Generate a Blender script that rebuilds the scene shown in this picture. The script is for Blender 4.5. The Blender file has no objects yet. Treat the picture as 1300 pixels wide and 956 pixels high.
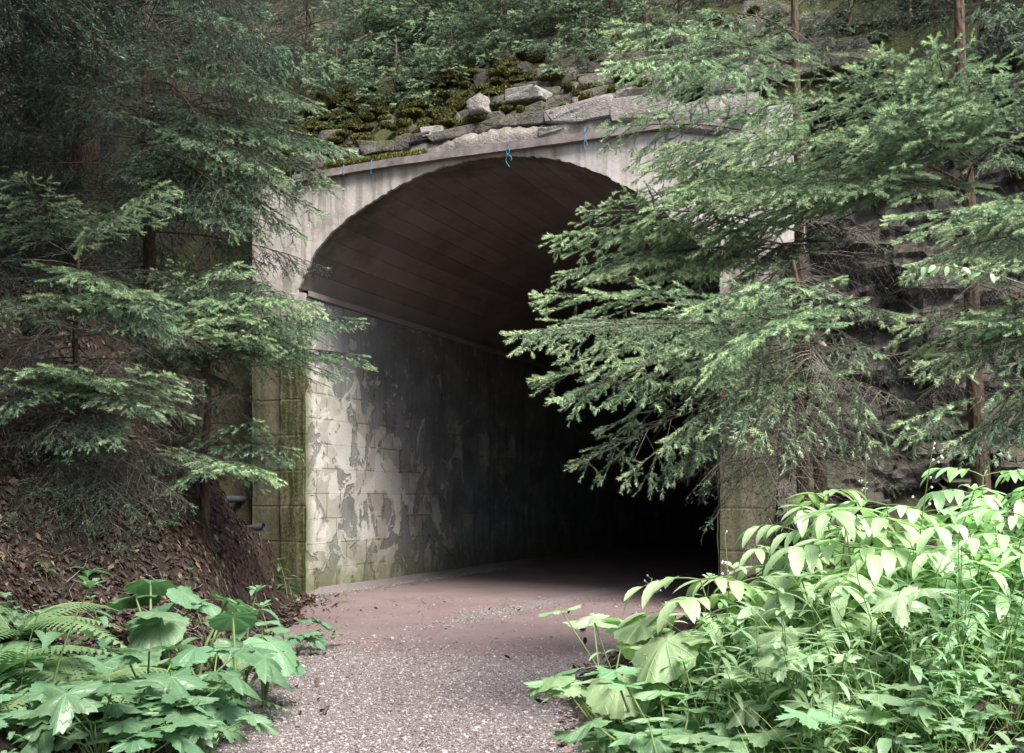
import bpy, math, random
import numpy as np
from mathutils import Vector, Matrix, noise
random.seed(7); RNG = np.random.default_rng(11)
SC = bpy.context.scene
COL = SC.collection
PI = math.pi
FPX = 1318.0; EYE = 1.6; HZ = 632.0; CX = 650.0
L0 = np.array([-3.4, 17.1]); UD = np.array([.914, -.405]); VD = np.array([.405, .914])

def at(px, py, d):
    return np.array([(px-CX)/FPX*d, d, EYE+(HZ-py)/FPX*d])
def W(u, v, z):
    p = L0+UD*u+VD*v
    return (p[0], p[1], z)
def UV(x, y):
    rx, ry = x-L0[0], y-L0[1]
    return rx*UD[0]+ry*UD[1], rx*VD[0]+ry*VD[1]
def sstep(a, b, x):
    t = min(1., max(0., (x-a)/(b-a))); return t*t*(3-2*t)
def nz(x, y, z=0., s=1.):
    return noise.noise(Vector((x*s, y*s, z*s)))

# ---------------------------------------------------------------- materials
class NT:
    def __init__(s, name):
        s.m = bpy.data.materials.new(name); s.m.use_nodes = True
        s.t = s.m.node_tree; s.t.nodes.clear()
        s.out = s.n('ShaderNodeOutputMaterial')
    def n(s, typ, ins=None, **kw):
        nd = s.t.nodes.new(typ)
        for k, v in kw.items(): setattr(nd, k, v)
        if ins:
            for k, v in ins.items():
                if isinstance(v, bpy.types.NodeSocket): s.t.links.new(v, nd.inputs[k])
                else: nd.inputs[k].default_value = v
        return nd
    def link(s, a, b): s.t.links.new(a, b)
    def coord(s, kind='Object'): return s.n('ShaderNodeTexCoord').outputs[kind]
    def geo(s): return s.n('ShaderNodeNewGeometry')
    def noise(s, vec, scale, detail=5, rough=.6, dist=0.):
        return s.n('ShaderNodeTexNoise', {'Vector': vec, 'Scale': scale, 'Detail': detail, 'Roughness': rough, 'Distortion': dist}).outputs['Fac']
    def ramp(s, fac, pts, interp='LINEAR'):
        r = s.n('ShaderNodeValToRGB', {'Fac': fac}); cr = r.color_ramp; cr.interpolation = interp
        while len(cr.elements) > 1: cr.elements.remove(cr.elements[-1])
        for i, (p, c) in enumerate(pts):
            if not isinstance(c, (tuple, list)): c = (c, c, c)
            e = cr.elements[0] if i == 0 else cr.elements.new(p)
            e.position = p; e.color = (*c, 1)
        return r.outputs['Color']
    def mix(s, fac, a, b, mode='MIX'):
        nd = s.n('ShaderNodeMix', data_type='RGBA', blend_type=mode)
        for i, v in ((0, fac), (6, a), (7, b)):
            if isinstance(v, bpy.types.NodeSocket): s.link(v, nd.inputs[i])
            elif i == 0: nd.inputs[0].default_value = v
            else: nd.inputs[i].default_value = (*v, 1) if len(v) == 3 else v
        return nd.outputs[2]
    def math(s, op, a, b=None, c=None):
        nd = s.n('ShaderNodeMath', operation=op)
        for i, v in enumerate((a, b, c)):
            if v is None: continue
            if isinstance(v, bpy.types.NodeSocket): s.link(v, nd.inputs[i])
            else: nd.inputs[i].default_value = v
        return nd.outputs[0]
    def bump(s, h, strength=.5, dist=.02, normal=None):
        d = {'Height': h, 'Strength': strength, 'Distance': dist}
        if normal is not None: d['Normal'] = normal
        return s.n('ShaderNodeBump', d).outputs['Normal']
    def bsdf(s, col, rough=.8, normal=None, spec=.5, metal=0.):
        d = {'Base Color': col if isinstance(col, bpy.types.NodeSocket) else (*col, 1), 'Roughness': rough,
             'Specular IOR Level': spec, 'Metallic': metal}
        if normal is not None: d['Normal'] = normal
        return s.n('ShaderNodeBsdfPrincipled', d)
    def done(s, sh):
        s.link(sh, s.out.inputs['Surface']); return s.m

def mat_leaf(name, dark, light, rough=.42, trans=.3, spec=.5, veins=True, transcol=None, var=.25):
    t = NT(name)
    tint = t.n('ShaderNodeAttribute', attribute_name='tint').outputs['Fac']
    col = t.mix(tint, dark, light)
    g = t.coord()
    rnd = t.n('ShaderNodeObjectInfo').outputs['Random']
    n1 = t.noise(g, 9., 3)
    col = t.mix(t.math('MULTIPLY', n1, var), col, tuple(min(1, c*1.9) for c in light))
    hsv = t.n('ShaderNodeHueSaturation', {'Color': col, 'Hue': t.math('MULTIPLY_ADD', rnd, .04, .463), 'Value': t.math('MULTIPLY_ADD', rnd, .3, .85)})
    col = hsv.outputs['Color']
    col = t.mix(t.ramp(t.noise(g, 26., 4, .7), [(.70, 0.), (.74, .8)]), col, (.16, .13, .05))
    nrm = None
    if veins:
        uv = t.n('ShaderNodeSeparateXYZ', {'Vector': t.coord('UV')})
        a = t.math('ABSOLUTE', uv.outputs[1])
        k = t.math('MULTIPLY_ADD', a, -1.3, t.math('MULTIPLY', uv.outputs[0], 7.))
        f = t.math('ABSOLUTE', t.math('SUBTRACT', t.math('FRACT', k), .5))
        v = t.ramp(f, [(0., 1.), (.09, 0.)])
        mid = t.ramp(a, [(0., 1.), (.07, 0.)])
        vv = t.math('MAXIMUM', v, mid)
        col = t.mix(t.math('MULTIPLY', vv, .2), col, tuple(min(1, c*2.2+.02) for c in light))
        h = t.math('MULTIPLY_ADD', vv, -.8, t.math('MULTIPLY', t.noise(g, 60., 2), .6))
        nrm = t.bump(h, .5, .006)
    b = t.bsdf(col, rough, nrm, spec)
    tc = t.mix(1., col, transcol or (1.15, 1.5, .85), 'MULTIPLY')
    tr = t.n('ShaderNodeBsdfTranslucent', {'Color': tc})
    mx = t.n('ShaderNodeMixShader', {0: trans})
    t.link(b.outputs[0], mx.inputs[1]); t.link(tr.outputs[0], mx.inputs[2])
    return t.done(mx.outputs[0])

def mat_needle():
    t = NT('spruce_needles')
    tint = t.n('ShaderNodeAttribute', attribute_name='tint').outputs['Fac']
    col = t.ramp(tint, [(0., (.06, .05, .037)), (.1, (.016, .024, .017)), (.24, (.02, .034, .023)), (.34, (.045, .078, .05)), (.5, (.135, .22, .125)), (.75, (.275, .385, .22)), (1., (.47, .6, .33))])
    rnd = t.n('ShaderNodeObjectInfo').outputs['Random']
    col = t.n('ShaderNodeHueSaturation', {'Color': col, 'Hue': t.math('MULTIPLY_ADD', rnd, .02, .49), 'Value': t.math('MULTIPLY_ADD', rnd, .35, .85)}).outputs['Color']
    b = t.bsdf(col, .45, None, .5)
    tr = t.n('ShaderNodeBsdfTranslucent', {'Color': col})
    mx = t.n('ShaderNodeMixShader', {0: .22})
    t.link(b.outputs[0], mx.inputs[1]); t.link(tr.outputs[0], mx.inputs[2])
    return t.done(mx.outputs[0])

def mat_bark(name, a, b_, sc=1.):
    t = NT(name); g = t.coord()
    mp = t.n('ShaderNodeMapping', {'Vector': g, 'Scale': (30*sc, 30*sc, 9*sc)}).outputs[0]
    n = t.noise(mp, 1., 5, .65); vo = t.n('ShaderNodeTexVoronoi', {'Vector': mp, 'Scale': 1.2}).outputs['Distance']
    col = t.mix(t.ramp(n, [(.35, 0.), (.65, 1.)]), a, b_)
    col = t.mix(t.math('MULTIPLY', t.ramp(t.noise(g, 3., 3), [(.5, 0.), (.7, 1.)]), .5), col, (.09, .11, .05))
    return t.done(t.bsdf(col, .9, t.bump(t.math('ADD', n, vo), .9, .02)).outputs[0])

def mat_ground(name='soil'):
    t = NT(name); g = t.geo().outputs['Position']
    pm = t.n('ShaderNodeAttribute', attribute_name='path').outputs['Fac']
    gm = t.n('ShaderNodeAttribute', attribute_name='gravel').outputs['Fac']
    ms = t.n('ShaderNodeAttribute', attribute_name='moss').outputs['Fac']
    n1 = t.noise(g, 1.2, 6, .6); n2 = t.noise(g, 14., 5, .65); n3 = t.noise(g, 70., 3, .6)
    soil = t.mix(t.ramp(n2, [(.35, 0.), (.65, 1.)]), (.018, .012, .009), (.045, .029, .02))
    moss = t.mix(n2, (.02, .024, .008), (.075, .078, .024))
    mf = t.math('MULTIPLY', ms, t.ramp(t.noise(g, 2.3, 5, .7), [(.42, 0.), (.56, 1.)]))
    soil = t.mix(mf, soil, moss)
    dirt = t.mix(t.ramp(n2, [(.3, 0.), (.7, 1.)]), (.135, .098, .096), (.185, .138, .134))
    dirt = t.mix(t.math('MULTIPLY', t.ramp(n1, [(.4, 0.), (.62, 1.)]), .55), dirt, (.115, .082, .085))
    vo = t.n('ShaderNodeTexVoronoi', {'Vector': g, 'Scale': 62.})
    vo2 = t.n('ShaderNodeTexVoronoi', {'Vector': g, 'Scale': 130.})
    peb = t.mix(t.n('ShaderNodeSeparateColor', {'Color': vo.outputs['Color']}).outputs[0], (.15, .125, .125), (.30, .27, .27))
    peb = t.mix(t.ramp(vo.outputs['Distance'], [(.35, 0.), (.62, 1.)]), peb, (.13, .1, .1))
    peb = t.mix(.35, peb, t.mix(t.n('ShaderNodeSeparateColor', {'Color': vo2.outputs['Color']}).outputs[1], (.11, .09, .09), (.33, .3, .3)))
    gr = t.math('MULTIPLY', gm, 1.)
    gf = t.ramp(t.math('ADD', gr, t.math('MULTIPLY_ADD', t.noise(g, 5., 5, .75), 1.1, -.55)), [(.42, 0.), (.56, 1.)])
    dirt = t.mix(gf, dirt, peb)
    pf = t.ramp(t.math('ADD', pm, t.math('MULTIPLY_ADD', t.noise(g, 6., 4, .7), .7, -.35)), [(.44, 0.), (.56, 1.)])
    col = t.mix(pf, soil, dirt)
    h = t.math('ADD', t.math('MULTIPLY', n1, 2.2), t.math('ADD', t.math('MULTIPLY', n2, .9), t.math('MULTIPLY', n3, .5)))
    h = t.math('ADD', h, t.math('MULTIPLY', t.math('MULTIPLY', gf, vo.outputs['Distance']), -1.5))
    return t.done(t.bsdf(col, t.math('MULTIPLY_ADD', n2, .3, .6), t.bump(h, .8, .02), .35).outputs[0])

def mat_rock(name, a, b_, c, mossy=.5, sc=1., crack=.6):
    t = NT(name); g = t.geo(); p = g.outputs['Position']
    n1 = t.noise(p, 1.4*sc, 8, .65); n2 = t.noise(p, 9*sc, 8, .7); n3 = t.noise(p, 45., 4, .6)
    col = t.mix(t.ramp(n1, [(.35, 0.), (.65, 1.)]), a, b_)
    col = t.mix(t.math('MULTIPLY', t.ramp(n2, [(.45, 0.), (.7, 1.)]), .7), col, c)
    vo = t.n('ShaderNodeTexVoronoi', {'Vector': t.mix(.25, p, t.n('ShaderNodeTexNoise', {'Vector': p, 'Scale': 2.}).outputs['Color']), 'Scale': 3.2*sc}, feature='DISTANCE_TO_EDGE').outputs['Distance']
    cr = t.ramp(vo, [(0., 1.), (.025, 0.)])
    col = t.mix(t.math('MULTIPLY', cr, crack), col, (.02, .018, .015))
    up = t.n('ShaderNodeSeparateXYZ', {'Vector': g.outputs['Normal']}).outputs[2]
    mf = t.ramp(t.math('ADD', t.math('MULTIPLY', up, .35), t.noise(p, 3.1, 6, .75)), [(.62-.2*mossy, 0.), (.78-.2*mossy, 1.)])
    moss = t.mix(n3, (.014, .018, .005), (.085, .09, .022))
    col = t.mix(t.math('MULTIPLY', mf, min(1., mossy*1.6)), col, moss)
    h = t.math('ADD', t.math('MULTIPLY', n2, .8), t.math('MULTIPLY', n3, .25))
    h = t.math('ADD', h, t.math('MULTIPLY', cr, -crack*.8))
    return t.done(t.bsdf(col, .88, t.bump(h, .9, .05), .3).outputs[0])

def mat_portal(mossy=False):      # old whitewashed concrete, streaked
    t = NT('mossy_concrete' if mossy else 'limewashed_concrete'); p = t.geo().outputs['Position']
    n1 = t.noise(p, 2.2, 7, .65); n2 = t.noise(p, 22., 6, .7)
    st = t.noise(t.n('ShaderNodeMapping', {'Vector': p, 'Scale': (7., 7., .5)}).outputs[0], 1., 5, .6)
    z = t.n('ShaderNodeSeparateXYZ', {'Vector': p}).outputs[2]
    col = t.mix(t.ramp(n1, [(.3, 0.), (.6, 1.)]), (.33, .295, .27), (.56, .52, .495))
    col = t.mix(t.math('MULTIPLY', t.ramp(st, [(.45, 0.), (.68, 1.)]), .75), col, (.15, .13, .1))
    col = t.mix(t.math('MULTIPLY', t.ramp(n2, [(.5, 0.), (.75, 1.)]), .4), col, (.58, .55, .52))
    # below the springing the piers are bare olive concrete with block joints
    low = t.ramp(t.math('ADD', z, t.math('MULTIPLY', n1, .9)), [(4.0/10, 0.), (6.0/10, 0.)])
    zf = t.n('ShaderNodeMapRange', {'Value': t.math('ADD', z, t.math('MULTIPLY', n1, 1.2)), 'From Min': 4.6, 'From Max': 6.0}).outputs[0]
    olive = t.mix(n1, (.085, .08, .05), (.2, .185, .125))
    olive = t.mix(t.math('MULTIPLY', t.ramp(st, [(.42, 0.), (.65, 1.)]), .8), olive, (.05, .055, .02))
    jo = t.math('ABSOLUTE', t.math('SUBTRACT', t.math('FRACT', t.math('MULTIPLY_ADD', n2, .04, t.math('MULTIPLY', z, 1.7))), .5))
    jl = t.ramp(jo, [(0., 1.), (.02, 1.), (.035, 0.)])
    olive = t.mix(t.math('MULTIPLY', jl, t.ramp(n1, [(.35, .15), (.6, .7)])), olive, (.03, .028, .015))
    olive = t.mix(t.math('MULTIPLY', t.ramp(n2, [(.42, 0.), (.62, 1.)]), .6), olive, (.045, .04, .024))
    if mossy:
        olive = t.mix(t.ramp(t.math('ADD', t.math('MULTIPLY', st, .6), t.math('MULTIPLY', n2, .5)), [(.46, 0.), (.6, 1.)]), (.13, .12, .07), (.028, .034, .008))
    col = t.mix(zf, olive, col)
    h = t.math('ADD', t.math('MULTIPLY', n2, .6), t.math('MULTIPLY', t.math('MULTIPLY', jl, t.math('SUBTRACT', 1., zf)), -.5))
    return t.done(t.bsdf(col, .9, t.bump(h, .7, .02), .25).outputs[0])

def mat_plaster():     # tunnel side wall: UV = (metres along tunnel, metres up)
    t = NT('peeling_plaster'); uv = t.coord('UV')
    s = t.n('ShaderNodeSeparateXYZ', {'Vector': uv}); x, z = s.outputs[0], s.outputs[1]
    n1 = t.noise(uv, .9, 6, .6, .6); n2 = t.noise(uv, 7., 7, .7); n3 = t.noise(uv, 40., 4, .6)
    st = t.noise(t.n('ShaderNodeMapping', {'Vector': uv, 'Scale': (5., .45, 1.)}).outputs[0], 1., 5, .6)
    grey = t.mix(t.ramp(n1, [(.3, 0.), (.7, 1.)]), (.165, .165, .16), (.27, .27, .262))
    grey = t.mix(t.math('MULTIPLY', t.ramp(st, [(.5, 0.), (.72, 1.)]), .55), grey, (.05, .05, .045))
    br = t.n('ShaderNodeTexBrick', {'Vector': uv, 'Scale': 1., 'Mortar Size': .012, 'Brick Width': .62, 'Row Height': .42, 'Mortar Smooth': .2, 'Color1': (.34, .32, .27, 1), 'Color2': (.42, .40, .35, 1), 'Mortar': (.2, .19, .14, 1)})
    brick = t.mix(t.math('MULTIPLY', t.ramp(n2, [(.35, 0.), (.7, 1.)]), .5), br.outputs['Color'], (.22, .21, .18))
    pale = t.mix(t.ramp(n3, [(.3, 0.), (.7, 1.)]), (.38, .365, .32), (.54, .52, .47))
    # where the render coat has come away, most of all near the mouth
    near = t.n('ShaderNodeMapRange', {'Value': x, 'From Min': .4, 'From Max': 7., 'To Min': .07, 'To Max': -.075}).outputs[0]
    lowf = t.n('ShaderNodeMapRange', {'Value': z, 'From Min': 2.6, 'From Max': 4.6, 'To Min': 0., 'To Max': -.16}).outputs[0]
    pn = t.noise(t.n('ShaderNodeMapping', {'Vector': uv, 'Scale': (1.15, .8, 1.), 'Location': (3.1, 7.7, 0)}).outputs[0], 1.05, 8, .62, .7)
    k = t.math('ADD', t.math('ADD', pn, near), lowf)
    m1 = t.ramp(k, [(.495, 0.), (.515, 1.)])
    spk = t.ramp(t.math('ADD', t.noise(uv, 3.4, 7, .68, .4), t.math('MULTIPLY', near, .6)), [(.58, 0.), (.6, 1.)]); m1 = t.math('MAXIMUM', m1, t.math('MULTIPLY', spk, .75))
    m2 = t.ramp(t.math('ADD', t.noise(uv, 1.2, 6, .6, .5), t.math('MULTIPLY', near, .5)), [(.5, 0.), (.52, 1.)])
    under = t.mix(m2, brick, pale)
    col = t.mix(m1, grey, under)
    # algae and damp: foot of the wall, mouth edge and runs
    al = t.math('MAXIMUM', t.n('ShaderNodeMapRange', {'Value': z, 'From Min': .1, 'From Max': 1.3, 'To Min': .8, 'To Max': 0.}).outputs[0],
                t.n('ShaderNodeMapRange', {'Value': x, 'From Min': 0., 'From Max': .35, 'To Min': .9, 'To Max': 0.}).outputs[0])
    alf = t.ramp(t.math('MULTIPLY', al, t.math('ADD', n2, .35)), [(.2, 0.), (.7, 1.)])
    col = t.mix(t.math('MULTIPLY', alf, .8), col, (.10, .105, .035))
    depth_shade = t.n('ShaderNodeMapRange', {'Value': t.math('ADD', x, t.math('MULTIPLY', z, .5)), 'From Min': 2.6, 'From Max': 6.0, 'To Min': 0., 'To Max': .8}).outputs[0]  # painted shade: wall colour darkens deeper in and higher up
    sf = t.math('MULTIPLY', depth_shade, t.ramp(t.noise(uv, 1.7, 6, .7), [(.25, 1.), (.72, .25)]))
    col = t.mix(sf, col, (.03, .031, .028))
    edge = t.ramp(k, [(.485, 0.), (.50, 1.), (.512, 1.), (.535, 0.)])
    h = t.math('ADD', t.math('MULTIPLY', n2, .35), t.math('ADD', t.math('MULTIPLY', m1, -.8), t.math('MULTIPLY', br.outputs['Fac'], t.math('MULTIPLY', m1, -.6))))
    return t.done(t.bsdf(col, .8, t.bump(h, .9, .03), .3).outputs[0])

def mat_vault():       # board-marked concrete: UV = (metres along, metres round)
    t = NT('board_marked_concrete'); uv = t.coord('UV')
    s = t.n('ShaderNodeSeparateXYZ', {'Vector': uv}); x, a = s.outputs[0], s.outputs[1]
    n1 = t.noise(uv, .8, 6, .65); n2 = t.noise(uv, 9., 6, .7)
    row = t.math('MULTIPLY', a, 3.1)
    rf = t.math('FRACT', row); rn = t.n('ShaderNodeTexWhiteNoise', {'W': t.math('FLOOR', row)}, noise_dimensions='1D').outputs['Value']
    st = t.noise(t.n('ShaderNodeMapping', {'Vector': uv, 'Scale': (.6, 14., 1.)}).outputs[0], 1., 5, .65)
    col = t.mix(rn, (.2, .175, .16), (.29, .258, .235))
    col = t.mix(t.math('MULTIPLY', st, .6), col, (.16, .135, .12))
    col = t.mix(t.math('MULTIPLY', t.ramp(n1, [(.45, 0.), (.7, 1.)]), .6), col, (.09, .072, .062))
    line = t.ramp(rf, [(0., 1.), (.03, 0.), (.97, 0.), (1., 1.)])
    lb = t.math('MULTIPLY', line, t.ramp(t.noise(uv, 1.3, 3), [(.4, 0.), (.6, 1.)]))
    col = t.mix(t.math('MULTIPLY', lb, .7), col, (.33, .29, .26))
    mo = t.math('MULTIPLY', t.n('ShaderNodeMapRange', {'Value': x, 'From Min': 0., 'From Max': 1.6, 'To Min': .9, 'To Max': 0.}).outputs[0], t.ramp(n1, [(.35, 0.), (.6, 1.)]))
    col = t.mix(mo, col, (.05, .055, .025))
    h = t.math('ADD', t.math('MULTIPLY', n2, .3), t.math('ADD', t.math('MULTIPLY', rn, .5), t.math('MULTIPLY', line, .8)))
    return t.done(t.bsdf(col, .85, t.bump(h, .8, .02), .25).outputs[0])

def mat_simple(name, a, b_, rough=.8, sc=12., spec=.3, metal=0., bstr=.5):
    t = NT(name); g = t.coord(); n = t.noise(g, sc, 6, .65)
    return t.done(t.bsdf(t.mix(t.ramp(n, [(.3, 0.), (.7, 1.)]), a, b_), rough, t.bump(n, bstr, .01), spec, metal).outputs[0])

def mat_tinted(name, pts, rough=.8, spec=.3):
    t = NT(name); tint = t.n('ShaderNodeAttribute', attribute_name='tint').outputs['Fac']
    g = t.coord()
    col = t.mix(t.math('MULTIPLY', t.noise(g, 30., 3), .35), t.ramp(tint, pts), (.06, .045, .03))
    return t.done(t.bsdf(col, rough, None, spec).outputs[0])

M = {}
M['needle'] = mat_needle()
M['twig'] = mat_bark('spruce_twig_bark', (.06, .04, .026), (.13, .09, .06), 2.)
M['deadtwig'] = mat_bark('dead_twig_bark', (.16, .14, .12), (.3, .26, .22), 2.)
M['bark'] = mat_bark('spruce_bark', (.05, .03, .02), (.12, .075, .05))
M['soil'] = mat_ground()
M['rock'] = mat_rock('dark_rock', (.045, .04, .036), (.085, .075, .067), (.022, .019, .016), .2)
M['stone'] = mat_rock('pale_stone', (.22, .2, .185), (.34, .315, .295), (.12, .105, .095), .25, 1.6, .2)
M['mossstone'] = mat_rock('mossy_stone', (.10, .088, .08), (.2, .18, .165), (.05, .043, .038), .52, 2.2, .25)
M['blanket'] = mat_rock('moss_and_earth', (.04, .03, .02), (.07, .052, .034), (.024, .02, .014), .6, 2.2)
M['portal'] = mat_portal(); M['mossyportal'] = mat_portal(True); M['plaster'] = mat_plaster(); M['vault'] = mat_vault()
M['lip'] = mat_rock('rough_mortar', (.2, .18, .165), (.34, .315, .29), (.12, .1, .085), .2, 2.4, .08)
M['timber'] = mat_simple('weathered_timber', (.12, .1, .095), (.26, .225, .215), .8, 7.)
M['void'] = mat_simple('dark_backing', (.02, .019, .018), (.045, .042, .04), .9, 2.)  # near-black colour for the added tunnel cap and the backfill
M['string'] = mat_simple('blue_twine', (.03, .14, .25), (.06, .24, .4), .6)
M['pipe'] = mat_simple('grey_plastic', (.035, .038, .05), (.07, .073, .095), .45, spec=.5, bstr=.05)
M['moss'] = mat_tinted('moss_tufts', [(0., (.02, .024, .007)), (.5, (.085, .09, .022)), (1., (.2, .2, .05))], .9, .15)
M['litter'] = mat_tinted('dead_leaves', [(0., (.014, .007, .005)), (.5, (.034, .018, .012)), (.88, (.075, .042, .028)), (1., (.24, .16, .11))], .6, .4)
M['pebble'] = mat_tinted('gravel_stones', [(0., (.09, .075, .075)), (.6, (.19, .16, .16)), (1., (.42, .38, .375))], .8, .35)
M['leafcool'] = mat_leaf('cool_green_leaf', (.055, .125, .07), (.13, .24, .13), .4, .28)
M['leafmid'] = mat_leaf('fresh_green_leaf', (.10, .21, .11), (.25, .40, .22), .38, .33, .6)
M['leafdark'] = mat_leaf('deep_green_leaf', (.035, .1, .04), (.075, .175, .06), .38, .28)
M['leafpale'] = mat_leaf('pale_green_leaf', (.15, .28, .125), (.38, .52, .31), .36, .35, .7)
M['leafbig'] = mat_leaf('butterbur_leaf', (.12, .22, .10), (.22, .33, .17), .42, .3)
M['fern'] = mat_leaf('fern_frond', (.07, .15, .07), (.15, .26, .12), .5, .3, veins=False)
M['grass'] = mat_leaf('grass_blade', (.14, .24, .07), (.34, .42, .2), .45, .3, veins=False)
M['stem'] = mat_simple('green_stem', (.09, .15, .05), (.18, .24, .09), .6)
M['purple'] = mat_simple('purple_petal', (.3, .08, .4), (.45, .2, .55), .6)
M['white'] = mat_simple('white_petal', (.6, .6, .55), (.75, .75, .7), .6)
M['yellow'] = mat_simple('yellow_petal', (.5, .42, .06), (.65, .55, .12), .6)
M['cutwood'] = mat_simple('pale_resin', (.55, .4, .4), (.75, .62, .6), .7)

# ---------------------------------------------------------------- mesh builder
class MB:
    def __init__(s): s.v = []; s.t = []; s.uv = []; s.q3 = []; s.q4 = []; s.n = 0
    def add(s, v, tri=None, quad=None, mat=0, tint=0.5, uv=None, smooth=True):
        v = np.asarray(v, float).reshape(-1, 3); k = len(v)
        s.v.append(v); s.t.append(np.broadcast_to(np.asarray(tint, float), (k,)))
        s.uv.append(np.zeros((k, 2)) if uv is None else np.asarray(uv, float))
        if tri is not None and len(tri):
            tri = np.asarray(tri, int)+s.n; s.q3.append((tri, mat, smooth))
        if quad is not None and len(quad):
            quad = np.asarray(quad, int)+s.n; s.q4.append((quad, mat, smooth))
        s.n += k
    def mesh(s, name, mats, attrs=None):
        me = bpy.data.meshes.new(name)
        V = np.concatenate(s.v); me.vertices.add(len(V)); me.vertices.foreach_set('co', V.ravel())
        loops = []; starts = []; mi = []; sm = []; pos = 0
        for lst, n in ((s.q3, 3), (s.q4, 4)):
            for f, m_, s_ in lst:
                loops.append(f.ravel()); starts.append(pos+np.arange(len(f))*n); pos += f.size
                mi.append(np.full(len(f), m_)); sm.append(np.full(len(f), s_))
        LP = np.concatenate(loops); ST = np.concatenate(starts)
        me.loops.add(len(LP)); me.loops.foreach_set('vertex_index', LP.astype(np.int32))
        me.polygons.add(len(ST)); me.polygons.foreach_set('loop_start', ST.astype(np.int32))
        me.polygons.foreach_set('material_index', np.concatenate(mi).astype(np.int32))
        for m_ in mats: me.materials.append(M[m_])
        me.update(calc_edges=True)
        me.polygons.foreach_set('use_smooth', np.concatenate(sm))
        a = me.attributes.new('tint', 'FLOAT', 'POINT'); a.data.foreach_set('value', np.concatenate(s.t).astype(np.float32))
        uvl = me.uv_layers.new(name='UVMap'); UVs = np.concatenate(s.uv)
        uvl.data.foreach_set('uv', UVs[LP].astype(np.float32).ravel())
        if attrs:
            for k, arr in attrs.items():
                a = me.attributes.new(k, 'FLOAT', 'POINT'); a.data.foreach_set('value', np.asarray(arr, np.float32))
        me.validate(); return me
    def obj(s, name, mats, parent=None, loc=None, attrs=None):
        o = bpy.data.objects.new(name, s.mesh(name, mats, attrs)); COL.objects.link(o)
        if parent: o.parent = parent
        if loc is not None: o.location = loc
        return o

def tag(o, label=None, cat=None, group=None, kind=None):
    if label: o['label'] = label
    if cat: o['category'] = cat
    if group: o['group'] = group
    if kind: o['kind'] = kind
    return o
def empty(name, loc, label=None, cat=None, group=None, rz=0.):
    o = bpy.data.objects.new(name, None); COL.objects.link(o)
    o.location = tuple(float(c) for c in loc); o.rotation_euler = (0, 0, rz); o.empty_display_size = .1
    return tag(o, label, cat, group)
def copy_tree(o, parent=None):
    c = o.copy(); COL.objects.link(c); c.parent = parent
    for ch in list(o.children): copy_tree(ch, c)
    return c

def nrmz(v):
    v = np.asarray(v, float); return v/(np.linalg.norm(v)+1e-9)
def tube(mb, pts, radii, n=6, mat=0, tint=.5, uvs=False):
    pts = np.asarray(pts, float); k = len(pts)
    T = np.gradient(pts, axis=0); T /= np.linalg.norm(T, axis=1)[:, None]+1e-9
    ref = np.array([0, 0, 1.]) if abs(T[:, 2]).mean() < .8 else np.array([1., 0, 0])
    A = np.cross(T, ref); A /= np.linalg.norm(A, axis=1)[:, None]+1e-9; B = np.cross(T, A)
    ang = np.arange(n)*2*PI/n
    r = np.asarray(radii, float).reshape(-1, 1, 1)
    V = pts[:, None]+r*(np.cos(ang)[None, :, None]*A[:, None]+np.sin(ang)[None, :, None]*B[:, None])
    q = []
    i = np.arange(k-1)[:, None]; j = np.arange(n)[None]
    a = i*n+j; b = i*n+(j+1) % n
    q = np.stack([a, b, b+n, a+n], -1).reshape(-1, 4)
    mb.add(V.reshape(-1, 3), quad=q, mat=mat, tint=tint)
    # end cap
    mb.add(V[-1], tri=[(0, t_, t_+1) for t_ in range(1, n-1)], mat=mat, tint=tint)

# ---------------------------------------------------------------- spruce boughs
def needles(mb, segs, rng, dens=420., nl=.029, w=.0058, mat=1):
    """segs: list of (p0, p1, tint, lenfactor). every needle a thin triangle"""
    P0 = np.array([s[0] for s in segs]); P1 = np.array([s[1] for s in segs])
    ti = np.array([s[2] for s in segs]); lf = np.array([s[3] for s in segs])
    ln = np.linalg.norm(P1-P0, axis=1)
    cnt = np.maximum(2, (ln*dens*(.65+.75*ti)).astype(int))
    idx = np.repeat(np.arange(len(segs)), cnt); N = len(idx)
    t = rng.random(N)
    D = (P1-P0)/(ln[:, None]+1e-9); D = D[idx]
    P = P0[idx]+(P1-P0)[idx]*t[:, None]
    R = rng.normal(size=(N, 3)); R[:, 2] += .35
    R -= D*(R*D).sum(1)[:, None]; R /= np.linalg.norm(R, axis=1)[:, None]+1e-9
    an = np.radians(rng.uniform(26, 48, N))[:, None]
    d = D*np.cos(an)+R*np.sin(an)
    S = np.cross(d, rng.normal(size=(N, 3))); S /= np.linalg.norm(S, axis=1)[:, None]+1e-9
    L = (nl*lf[idx]*rng.uniform(.75, 1.15, N)*(1-.35*(t > .85)))[:, None]
    V = np.stack([P-S*w*.5, P+S*w*.5, P+d*L], 1).reshape(-1, 3)
    tt = np.clip(ti[idx]+rng.normal(0, .06, N), 0, 1)
    mb.add(V, tri=np.arange(3*N).reshape(-1, 3), mat=mat, tint=np.repeat(tt, 3), smooth=False)

def poly_at(pts, s):
    k = (len(pts)-1)*s; i = min(int(k), len(pts)-2); f = k-i
    return pts[i]*(1-f)+pts[i+1]*f

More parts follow.
